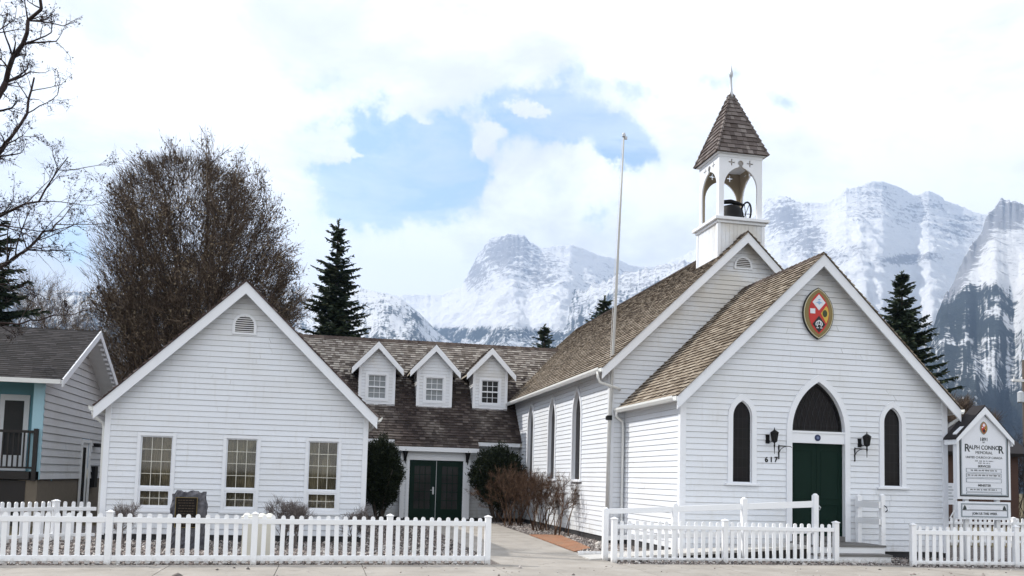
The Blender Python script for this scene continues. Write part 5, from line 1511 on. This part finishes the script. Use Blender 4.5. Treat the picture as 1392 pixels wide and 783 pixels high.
# the big leafless tree behind the hall, an egg of fine twigs
rg = np.random.default_rng(21)
BT = thing('deciduous_tree', (-13.6, 24.0, 0), 'huge round brown tree in bud behind the hall', 'tree')
bc = np.array([-13.6, 24.0, 0.]); ZC, HT = 9.1, 6.75
def egg_r(z):
    t = (z - ZC) / (HT if z > ZC else 8.4); return 4.45 * max(0.02, 1 - abs(t) ** 2.5) ** .5
segs = []; sides = []
for i in range(110):
    az = rg.uniform(0, 6.283); zt = ZC + HT * rg.uniform(-.75, .95) ; rr = egg_r(zt) * rg.uniform(.72, 1.0)
    tgt = bc + [math.cos(az) * rr - .25 * (zt - 8) * .12, math.sin(az) * rr, zt]
    st = bc + [rg.normal() * .7, rg.normal() * .7, 0]
    mid = st * .45 + tgt * .55; mid[2] = min(zt * .72, zt - .6); mid[:2] = st[:2] + (tgt[:2] - st[:2]) * .38
    pr = st; r0 = .17 if i < 14 else .065
    for k in range(1, 11):
        t = k / 10; q = (1 - t) ** 2 * st + 2 * t * (1 - t) * mid + t * t * tgt + rg.normal(size=3) * .09
        segs.append((pr, q, r0 * (1 - .85 * (t - .1)), r0 * (1 - .85 * t)))
        if k > 2:
            for _ in range(2):
                o_ = (q - bc) * [1, 1, 0]; o_ /= np.linalg.norm(o_) + .3
                sides.append((q, o_ * .55 + np.array([0, 0, .75]) + rg.normal(size=3) * .45, rg.uniform(.6, 1.7)))
        pr = q
tw = []
for (p, d, l) in sides:
    d = d / np.linalg.norm(d); pr = p
    for k in range(3):
        d = d + rg.normal(size=3) * .22 + [0, 0, .08]; d /= np.linalg.norm(d); q = pr + d * l / 3
        tw.append((pr, q, .017 - .004 * k, .014 - .004 * k)); pr = q
V, F = tubes_np(segs, 5); np_mesh('trunk', V, F, M['leaf_bark'], BT)
n = 70000
ii = rg.integers(0, len(tw), n); f = rg.random(n)[:, None]
A_ = np.array([t[0] for t in tw]); B_ = np.array([t[1] for t in tw]); Dd = B_ - A_
P = A_[ii] + Dd[ii] * f + rg.normal(size=(n, 3)) * .12
rb1 = ribbons(P, Dd[ii] / .4 + rg.normal(size=(n, 3)) * .5 + np.array([0, 0, .35]), rg.uniform(.2, .62, n), rg.uniform(.014, .026, n), rg)
nf = 26000
uz = rg.uniform(-.62, .985, nf); zf = ZC + HT * uz; fa = rg.uniform(0, 6.283, nf); lob = 1 + .05 * np.sin(fa * 5 + zf) + .04 * np.sin(fa * 9 - zf * 1.7)
rf_ = np.array([egg_r(z) for z in zf]) * lob * rg.random(nf) ** .3 * .97
Pf = np.stack([bc[0] - .03 * (zf - 8) * 4 + np.cos(fa) * rf_, bc[1] + np.sin(fa) * rf_, zf], -1)
of_ = np.stack([np.cos(fa), np.sin(fa), np.full(nf, 1.3)], -1)
rb2 = ribbons(Pf, of_ * .8 + rg.normal(size=(nf, 3)) * .45, rg.uniform(.25, .7, nf), rg.uniform(.014, .026, nf), rg)
V, F = join(tubes_np(tw, 4), rb1, rb2); np_mesh('crown', V, F, M['twig'], BT)
n = 62000
ii = rg.integers(0, len(tw), n)
P = A_[ii] + Dd[ii] * rg.uniform(0, 1.3, n)[:, None] + rg.normal(size=(n, 3)) * .22
V, F = ribbons(P, rg.normal(size=(n, 3)) + np.array([0, 0, .6]), rg.uniform(.06, .14, n), rg.uniform(.035, .07, n), rg, .6); np_mesh('buds', V, F, M['bud'], BT)

spruce((-7.45, 30.8, 0), 15.7, 3.9, 'dark green spruce standing behind the linking wing', np.random.default_rng(3), dens=1.3, card=.32, start=.35)
spruce((21.3, 21.6, 0), 12.8, 4.2, 'broad dark spruce behind the right slope of the church gable', np.random.default_rng(5), dens=1.4, card=.33, start=.25)
spruce((-21.2, 19.2, 0), 12.8, 4.6, 'dark spruce at the left edge behind the shingle roofed house', np.random.default_rng(6), dens=1.3, card=.32, start=.3)
spruce((6.8, 40.0, 0), 12.2, 4.2, 'small spruce tip showing over the dormered roof', np.random.default_rng(8), card=.34, start=.6)
spruce((8.35, 31.5, 0), 12.6, 4.6, 'spruce top showing over the long nave roof', np.random.default_rng(9), dens=1.3, card=.31, start=.6)

# the leafless tree that leans in from the left edge
rg = np.random.default_rng(33)
LT = thing('leafless_tree', (-19.3, 7.7, 0), 'leafless dark tree reaching in over the left edge', 'tree')
segs = []; ends = []
def limb(pts, r0, r1, side=8, ln=(.35, .95)):
    pts = [np.array(p, float) - [.75, 0, 0] for p in pts]
    fine = []
    for i in range(len(pts) - 1):
        for k in range(4):
            t = k / 4; fine.append(pts[i] * (1 - t) + pts[i + 1] * t + rg.normal(size=3) * .05)
    fine.append(pts[-1]); n = len(fine) - 1
    for i in range(n):
        segs.append((fine[i], fine[i + 1], r0 + (r1 - r0) * i / n, r0 + (r1 - r0) * (i + 1) / n))
    for _ in range(side):
        i = rg.integers(max(1, n // 5), n); d = fine[i + 1] - fine[i]; d /= np.linalg.norm(d)
        s = np.cross(d, rg.normal(size=3)); s /= np.linalg.norm(s)
        grow(segs, fine[i], d * .5 + s * .8 + np.array([.15, 0, .05]), max(.014, (r0 + (r1 - r0) * i / n) * .5), rg.uniform(*ln), 2, rg, .34, .12, (1, 2), .55, 5, ends, .6)
limb([(-18.4, 7.5, 0), (-18.3, 7.4, 5), (-18.1, 7.3, 9), (-17.9, 7.2, 13), (-17.7, 7.1, 17)], .30, .10, 7)
limb([(-18.2, 7.4, 7.2), (-17.3, 7.3, 8.9), (-16.55, 7.2, 10.2), (-15.8, 7.05, 11.9), (-15.2, 6.9, 13.2), (-14.95, 6.85, 14.8)], .12, .035, 20)
limb([(-18.3, 7.4, 5.6), (-17.2, 7.0, 6.9), (-16.5, 6.8, 8.2), (-15.9, 6.7, 9.4), (-15.1, 6.6, 10.6), (-14.9, 6.6, 11.9)], .10, .022, 20)
limb([(-18.3, 7.4, 5.0), (-17.1, 7.5, 6.2), (-15.9, 7.6, 6.9), (-14.9, 7.7, 7.8), (-14.3, 7.8, 8.5)], .085, .015, 18, (.6, 1.4))
limb([(-18.3, 7.4, 6.0), (-17.0, 7.2, 7.6), (-15.9, 7.0, 8.0), (-14.7, 6.9, 8.7), (-14.0, 6.8, 9.9)], .07, .012, 16, (.6, 1.4))
limb([(-18.1, 7.3, 9.2), (-17.2, 7.6, 10.9), (-16.6, 7.7, 12.5), (-16.3, 7.8, 14.5)], .08, .03, 15)
limb([(-18.2, 7.4, 8.2), (-17.2, 6.8, 10.4), (-16.9, 6.6, 12.4), (-16.9, 6.6, 14.6)], .08, .03, 15)
limb([(-18.3, 7.4, 4.4), (-17.0, 7.6, 5.1), (-15.8, 7.8, 5.5), (-14.7, 7.9, 5.6), (-13.6, 8.0, 6.0)], .05, .01, 6, (.4, .9))
V, F = tubes_np([s for s in segs if s[2] > .013], 6); np_mesh('trunk', V, F, M['dark_twig'], LT)
E_ = np.array([e[0] for e in ends]); Dn = np.array([e[1] for e in ends])
ii = rg.integers(0, len(E_), len(E_))
V, F = join(tubes_np([s for s in segs if s[2] <= .013], 4), ribbons(E_[ii] + rg.normal(size=(len(ii), 3)) * .03, Dn[ii] * .5 + rg.normal(size=(len(ii), 3)) * .8, rg.uniform(.05, .18, len(ii)), np.full(len(ii), .012), rg), ribbons(E_[ii][::2] + rg.normal(size=(len(ii[::2]), 3)) * .04, rg.normal(size=(len(ii[::2]), 3)), np.full(len(ii[::2]), .05), np.full(len(ii[::2]), .03), rg, .7))
np_mesh('crown', V, F, M['dark_twig'], LT)

# thin leafless trees far behind the neighbour's roof and right of the church
rg = np.random.default_rng(44)
for (x, y, h, lab) in ((-24.4, 38.4, 13.6, 'thin leafless tree beside the left spruce'), (-22.6, 38.1, 14.0, 'thin leafless tree next to the big round tree'), (-23.5, 38.7, 12.2, 'slighter leafless tree between two thin trees')):
    bare_tree('leafless_tree', (x, y, 0), h, lab, rg, M['leaf_bark'], M['twig'], 4, (rg.normal() * .04, 0), .12, 'thin leafless trees behind the house', twigs=3, tl=(.25, .7), tw=.016)
for (x, y, h, lab, mt) in ((24.4, 24.2, 5.9, 'pale trunked leafless tree right of the notice board', 'birch_bark'), (26.2, 25.5, 6.2, 'leafless brown tree left of the utility pole', 'leaf_bark'),
                           (25.0, 28.5, 6.6, 'tall leafless tree behind the pale trunked tree', 'leaf_bark'), (28.6, 27.0, 6.8, 'leafless brown tree behind the utility pole', 'leaf_bark'), (31.0, 31, 7.2, 'leafless tree farthest right behind the yard fence', 'leaf_bark')):
    bare_tree('leafless_tree', (x, y, 0), h, lab, rg, M[mt], M['twig'], 4, (rg.normal() * .05, 0), .12, 'leafless trees behind the notice board', twigs=24, tl=(.25, .8), tw=.02, trunk_frac=.26)
def undergrowth(name, base, wd, dp, h, n, label, mat, rng, group=None, cat='bush'):
    """a thicket of stems and twigs"""
    T = thing(name, base, label, cat, group)
    segs = []; ends = []
    for _ in range(n):
        p = np.array(base) + [rng.uniform(-.5, .5) * wd * .45, rng.uniform(-.5, .5) * dp * .45, 0]
        o_ = np.array([rng.normal() * .32 * wd / h, rng.normal() * .32 * dp / h, 1.0])
        grow(segs, p, o_, .016, h * rng.uniform(.38, .5), 2, rng, .35, .1, (2, 3), .62, 4, ends, .45)
    top = np.percentile([s[1][2] for s in segs], 99); k = h / top; b = np.array(base)
    f = lambda v: b + (np.array(v) - b) * [k, k, k]
    V, F = tubes_np([(f(a), f(c), r0, r1) for a, c, r0, r1 in segs], 4)
    E_ = np.array([f(e[0]) for e in ends]); Dn = np.array([e[1] for e in ends]); ii = rng.integers(0, len(E_), len(E_) * 6)
    r_ = ribbons(E_[ii] + rng.normal(size=(len(ii), 3)) * .02, Dn[ii] + rng.normal(size=(len(ii), 3)) * .5, rng.uniform(.06, .17, len(ii)), np.full(len(ii), .007), rng)
    np_mesh('stems', V, F, mat, T); np_mesh('twigs', *r_, mat, T)
    return T
for (x, y, h, wd, lab) in ((23.6, 23.5, 4.0, 5, 'brown thicket behind the brown cabin'), (26.5, 22.9, 4.2, 5, 'brown thicket around the foot of the utility pole'), (31, 25, 4.6, 6, 'brown thicket right of the utility pole')):
    undergrowth('thicket', (x, y, 0), wd, 2.5, h, 60, lab, M['dark_twig'], rg, 'thickets behind the notice board')
undergrowth('bare_shrub', (-8.4, 1.5, 0), .7, .5, .92, 12, 'small grey leafless shrub below the right hall window', M['grey_twig'], rg)
undergrowth('bare_shrub', (-11.7, 1.6, 0), .3, .3, .8, 3, 'spindly leafless shrub left of the memorial stone', M['grey_twig'], rg)
undergrowth('bare_shrub', (-6.9, 2.2, 0), .4, .3, .8, 4, 'thin leafless shrub at the right corner of the hall', M['grey_twig'], rg)
undergrowth('bare_shrub', (-1.35, 11.2, 0), 1.5, 1.4, 1.9, 26, 'dense rusty leafless shrub farthest along the nave wall', M['red_twig'], rg, 'rusty shrubs along the nave wall')
undergrowth('bare_shrub', (-1.1, 8.5, 0), 1.2, 1.1, 1.7, 19, 'middle rusty leafless shrub along the nave wall', M['red_twig'], rg, 'rusty shrubs along the nave wall')
undergrowth('bare_shrub', (-.95, 6.5, 0), .8, .8, 1.72, 7, 'open rusty shrub nearest the street along the nave wall', M['red_twig'], rg, 'rusty shrubs along the nave wall')
def clipped_shrub(base, wx, wy, h, z0, label, rng):
    T = thing('evergreen_shrub', base, label, 'bush', 'evergreen shrubs by the glazed door')
    b = np.array(base, float); segs = []
    for k in range(5):
        a = k * 1.3; q = b + [math.cos(a) * wx * .25, math.sin(a) * wy * .25, z0 + .5]; segs.append((b + [math.cos(a) * .08, math.sin(a) * .08, 0], q, .05, .035)); segs.append((q, q + [math.cos(a) * wx * .3, math.sin(a) * wy * .3, h * .3], .035, .015))
    V, F = tubes_np(segs, 5); np_mesh('stems', V, F, M['leaf_bark'], T)
    n = 26000
    u = rng.normal(size=(n, 3)); u /= np.linalg.norm(u, axis=1, keepdims=True)
    lump = 1 + .05 * rng.normal(size=n) + .07 * np.sin(u[:, 0] * 13 + u[:, 1] * 5) * np.sin(u[:, 2] * 15) + .10 * np.sin(u[:, 0] * 7 + 1) * np.cos(u[:, 2] * 6) + .07 * np.sin(u[:, 1] * 11 + u[:, 2] * 9)
    rr = (rng.random(n) ** .33) * lump
    P = b + np.array([0, 0, (z0 + h) / 2]) + u * rr[:, None] * [wx / 2, wy / 2, (h - z0) / 2]
    V, F = ribbons(P, u * .6 + rng.normal(size=(n, 3)) * .6 + np.array([0, 0, .4]), rng.uniform(.05, .12, n), rng.uniform(.02, .045, n), rng, .4); np_mesh('foliage', V, F, M['cedar_leaf'], T)
clipped_shrub((-5.75, 12.9, 0), 1.45, 1.3, 2.85, .45, 'dark evergreen shrub between the hall and the glazed door', np.random.default_rng(11))
clipped_shrub((-1.5, 13.2, 0), 1.95, 1.4, 2.72, .6, 'broad dark evergreen shrub right of the glazed door', np.random.default_rng(12))

# ------------------------------------------------------------------ mountains: one terrain sheet, ridges laid out by bearing and distance
def vnoise(x, y, seed):
    r = np.random.default_rng(seed); T = r.random((256, 256))
    xi = np.floor(x).astype(int); yi = np.floor(y).astype(int); xf = x - xi; yf = y - yi
    u = xf * xf * (3 - 2 * xf); v = yf * yf * (3 - 2 * yf)
    g = lambda i, j: T[(xi + i) & 255, (yi + j) & 255]
    return (g(0, 0) * (1 - u) + g(1, 0) * u) * (1 - v) + (g(0, 1) * (1 - u) + g(1, 1) * u) * v
def fbm(x, y, seed, oct=6, gain=.5, ridged=False):
    s = 0; a = 1; tot = 0
    for o in range(oct):
        n = vnoise(x * 2 ** o + 17 * o, y * 2 ** o + 31 * o, seed + o)
        if ridged: n = 1 - np.abs(2 * n - 1)
        s = s + a * n; tot += a; a *= gain
    return s / tot
RIDGES = {
 'far': (6200., 3200., [(-30, .15), (-15, .165), (-4.06, .1802), (-.44, .1974), (2.35, .2099), (4.26, .205), (7.14, .2092), (8.47, .2205), (8.84, .2345), (9.48, .2583), (10.33, .2779), (11.4, .2837), (12.48, .2807), (13.62, .2673), (14.82, .2706), (15.55, .2745), (16.78, .2655), (18.73, .255), (20.18, .2445), (21.6, .2476), (23.95, .268), (26.25, .2961), (28.07, .3196), (28.97, .3228), (30.09, .3155), (31.19, .3107), (32.06, .3127), (32.93, .3237), (34.21, .3304), (35.05, .3304), (35.87, .3224), (36.68, .3119), (37.57, .3141), (38.48, .3027), (39.45, .2921), (40.4, .2815), (42.52, .2708), (45.6, .249), (60, .2)]),
 'spine': (3600., 2100., [(32.5, .0), (34.12, .0179), (36.18, .0953), (37.0, .1297), (37.77, .1715), (38.22, .1958), (38.74, .2121), (39.45, .2387), (40.27, .2634), (40.59, .2773), (41.05, .2908), (41.43, .2976), (42.1, .2937), (42.53, .2896), (44.24, .2742), (46.28, .2546), (60, .2)]),
 'left': (4600., 2600., [(-60, .16), (-20, .175), (-8.9, .1889), (-4.58, .2083), (-.94, .211), (2.06, .2113), (3.3, .2075), (4.5, .2027), (5.74, .1867), (7.22, .1623), (9.19, .1422), (11.66, .1096), (15, .05), (18, 0)]),
 'mid': (5000., 2500., [(1, .05), (3, .09), (5.38, .1228), (7.26, .1453), (8.34, .1562), (10.11, .1684), (12.04, .1796), (13.38, .1887), (15.39, .2117), (16.83, .224), (18.74, .2378), (20.66, .2427), (23.02, .2514), (26.27, .244), (30.75, .2157), (34.17, .1805), (37.01, .149), (45, .05)]),
}
na, nr_n = 1500, 400
az = np.radians(np.linspace(-34, 58, na)); rad = np.concatenate([np.linspace(800, 6600, nr_n - 14), np.linspace(6650, 9000, 14)])
AZ, RA = np.meshgrid(az, rad, indexing='ij'); AZd = np.degrees(AZ)
X = CAM.x + RA * np.sin(AZ); Y = CAM.y + RA * np.cos(AZ)
fx, fy = X / 520., Y / 520.
rough = fbm(fx, fy, 5, 7, .55, True) - .55
fine_n = fbm(fx * 5, fy * 5, 25, 4, .55) - .5
H = np.full(AZ.shape, -60.0); which = np.zeros(AZ.shape, int)
for k, (nm, (dist, run, prof)) in enumerate(RIDGES.items()):
    e = np.interp(AZd, [p[0] for p in prof], [p[1] for p in prof])
    en = 0 * e
    if nm != 'left': en = en + (.0035 if nm != 'mid' else .006) * (fbm(AZd * 1.7, AZd * 0 + 3.3, 60 + k, 6, .62) - .5) * 2
    if nm in ('spine', 'mid'): en = en + .006 * (fbm(AZd * 5, AZd * 0 + 1.7, 80 + k, 5, .6) - .5) * 2
    dr = dist * (1 + .05 * np.sin(AZd * .35 + k))
    if nm == 'spine':       # this crest runs down towards the town as it drops
        dr = np.interp(AZd, [33, 36, 41.4, 46, 60], [1700., 2000., 4200., 4300., 4300.]); run = dr * .6
    top = dr * e
    # spurs and gullies run down the face
    spur = fbm(AZd * .55 + 7 * k, RA / 2600., 110 + k, 3, .42)
    t = (dr - RA) / (run * ((.84 + .32 * spur) if nm != 'spine' else (.8 + .4 * spur)))
    cliff = {'far': .80, 'spine': .92, 'left': 1.05, 'mid': 1.0}[nm]
    front = np.clip(1 - np.clip(t, 0, 1.25) ** cliff, -.3, 1); back = np.clip(1 - np.clip(-t, 0, 3) * .9, -.2, 1)
    sh = np.where(t > 0, front, back)
    hh = top * sh + dr * en * np.exp(-np.abs(t) * 9)
    amp = {'far': 170, 'spine': 120, 'left': 60, 'mid': 110}[nm]
    env = np.clip(np.abs(t) * 5, 0, 1) * np.clip(hh / 160, 0, 1)
    hh = hh + rough * amp * (.55 if nm == 'spine' else 1) * env + fine_n * amp * (.12 if nm == 'spine' else .42) * env
    if nm == 'far':         # level rock bands of a layered massif
        wv = .8 * (fbm(fx * .5, fy * .5, 90, 4) - .5)
        st = 80.; q = hh / st + wv; ter = np.floor(q) + np.clip((q - np.floor(q)) * 2.2 - .6, 0, 1)
        hh = np.where(hh > 600, hh * .74 + (ter - wv) * st * .26, hh)
    which = np.where(hh > H, k, which); H = np.maximum(H, hh)
H = np.maximum(H, -60)
EL = (H - CAM.z) / RA
# what covers the ground: leaning towards rock (red) or forest (green), else snow; the break-up is in the material
def spot(a, e, sa, se): return np.exp(-((AZd - a) / sa) ** 2 - ((EL - e) / se) ** 2)
lo1 = fbm(X / 300., Y / 300., 40, 4, .55)
rock = np.zeros(AZ.shape)
for (a, e, sa, se, kk) in ((11.3, .262, 2.3, .030, 1.0), (9.4, .236, 1.2, .024, .95), (13.6, .240, 2.0, .026, .85), (18.0, .228, 3.2, .024, .62), (29.4, .297, 1.7, .026, .95), (30.6, .268, 1.3, .024, .95), (32.2, .25, 1.4, .018, .75),
                           (34.4, .305, 2.4, .024, .66), (37.0, .29, 2.0, .022, .68), (39.2, .268, 1.8, .020, .74), (36.3, .2415, 1.9, .007, 1.0), (33.7, .255, 1.0, .010, .75)):
    rock = np.maximum(rock, kk * .84 * spot(a, e, sa, se) ** .7 * (.8 + .4 * lo1))
rock = np.where(which == 0, rock, 0)
rock_s = .85 * np.exp(-((AZd - (38.6 + (EL - .2) * 30)) / .8) ** 2) * (EL > .15)
rock_s = np.maximum(rock_s, .95 * np.exp(-((AZd - 41.6) / 1.7) ** 2 - ((EL - .279) / .024) ** 2))
rock = np.where(which == 1, np.maximum(rock_s, .38), rock)
rock = np.where(which == 3, .5 * (EL > .15), rock)
tree = np.zeros(AZ.shape)
line_ = .205 - .014 * np.abs(AZd - 39.9) + (lo1 - .5) * .09 + (fbm(X / 90., Y / 90., 47, 3) - .5) * .04
tree = np.where(which == 1, np.clip(.5 + (line_ - EL) / .035, 0, .80), tree)
tree = np.where(which == 1, np.where((EL > .10) & (EL < .155), np.minimum(tree, .62), tree), tree)
tree = np.where(which == 2, np.clip(.36 + (.200 - EL) * 3.2 + (lo1 - .5) * .3, 0, .62), tree)
tree = np.where(which == 3, np.clip(.36 + (.185 + .004 * (AZd - 12) - EL) * 4 + (lo1 - .5) * .4, 0, .6), tree)
gul = (fbm(AZd * 11, RA / 150., 71, 4, .65) - .5) + .5 * (fbm(AZd * 2.2, RA / 500., 77, 3) - .5)      # tree lines and snow gullies run down the slope
tree = np.where(which != 0, tree + np.where(which == 1, .95, .8) * gul * (tree > .1), tree)
tree = np.maximum(tree, np.clip((.075 - EL) / .02, 0, 1))
tree = np.where(which == 0, np.clip((.180 - EL) / .02, 0, .62), tree)
V = np.stack([X, Y, H], -1).reshape(-1, 3)
i = np.arange(na - 1)[:, None] * nr_n + np.arange(nr_n - 1)[None, :]
F = np.stack([i, i + 1, i + nr_n + 1, i + nr_n], -1).reshape(-1, 4)
MT = np_mesh('mountains', V, F, bpy.data.materials.new('snow_rock_and_forest'), origin=(0, 0, 0), smooth=False)
MT['kind'] = 'structure'
at_ = MT.data.color_attributes.new('cover', 'FLOAT_COLOR', 'POINT')
at_.data.foreach_set('color', np.stack([rock, tree, rock * 0, np.ones_like(rock)], -1).reshape(-1).astype(np.float32))
m = MT.data.materials[0]; m.use_nodes = True; t = NT(m.node_tree); b = m.node_tree.nodes['Principled BSDF']
ca = t.new('ShaderNodeVertexColor'); ca.layer_name = 'cover'; sp_ = t.new('ShaderNodeSeparateColor'); t.link(ca.outputs[0], sp_.inputs[0])
p = wpos(t)
nz = t.noise(p, .034, 7, .74)                                              # crags
strata = t.noise(t.vmath('MULTIPLY', p, (.005, .005, .034)), 1.0, 8, .70, .2)  # level ledges holding snow
fleck = t.noise(t.vmath('MULTIPLY', p, (1, 1, .5)), .06, 4, .68)              # trees and the snow between them, upright
rockc = t.mix(nz, (.13, .14, .17, 1), (.42, .43, .47, 1))
rm = t.math('ADD', sp_.outputs[0], t.math('ADD', t.math('MULTIPLY', t.math('SUBTRACT', nz, .5), 1.9), t.math('MULTIPLY', t.math('SUBTRACT', strata, .5), 1.3)))
c = t.mix(t.math('MULTIPLY', t.smooth(rm, .42, .74), .9), (.90, .91, .93, 1), rockc)
forc = t.mix(fleck, (.018, .028, .030, 1), (.05, .062, .060, 1))
tm = t.math('ADD', sp_.outputs[1], t.math('ADD', t.math('MULTIPLY', t.math('SUBTRACT', fleck, .5), 1.1), t.math('MULTIPLY', t.math('SUBTRACT', t.noise(p, .0045, 4, .6), .5), 1.1)))
c = t.mix(t.smooth(tm, .36, .66), c, forc)
t.link(c, b.inputs['Base Color']); b.inputs['Roughness'].default_value = .8; b.inputs['Specular IOR Level'].default_value = .1
bump(t, b, t.math('ADD', nz, t.math('MULTIPLY', strata, .6)), 1.0, 30.0)

# ------------------------------------------------------------------ the air between here and the mountains
mb = MB(); mb.box(-6500, 9800, -900, 9400, -62, 2300)
hz = mb.build('haze', bpy.data.materials.new('mountain_air')); hz['kind'] = 'stuff'
m = hz.data.materials[0]; m.use_nodes = True; t = NT(m.node_tree); t.n.clear()
pv = t.new('ShaderNodeVolumePrincipled'); pv.inputs['Color'].default_value = (.43, .63, 1.0, 1); pv.inputs['Density'].default_value = 1.15e-4; pv.inputs['Anisotropy'].default_value = .25
oo = t.new('ShaderNodeOutputMaterial'); t.link(pv.outputs[0], oo.inputs['Volume'])
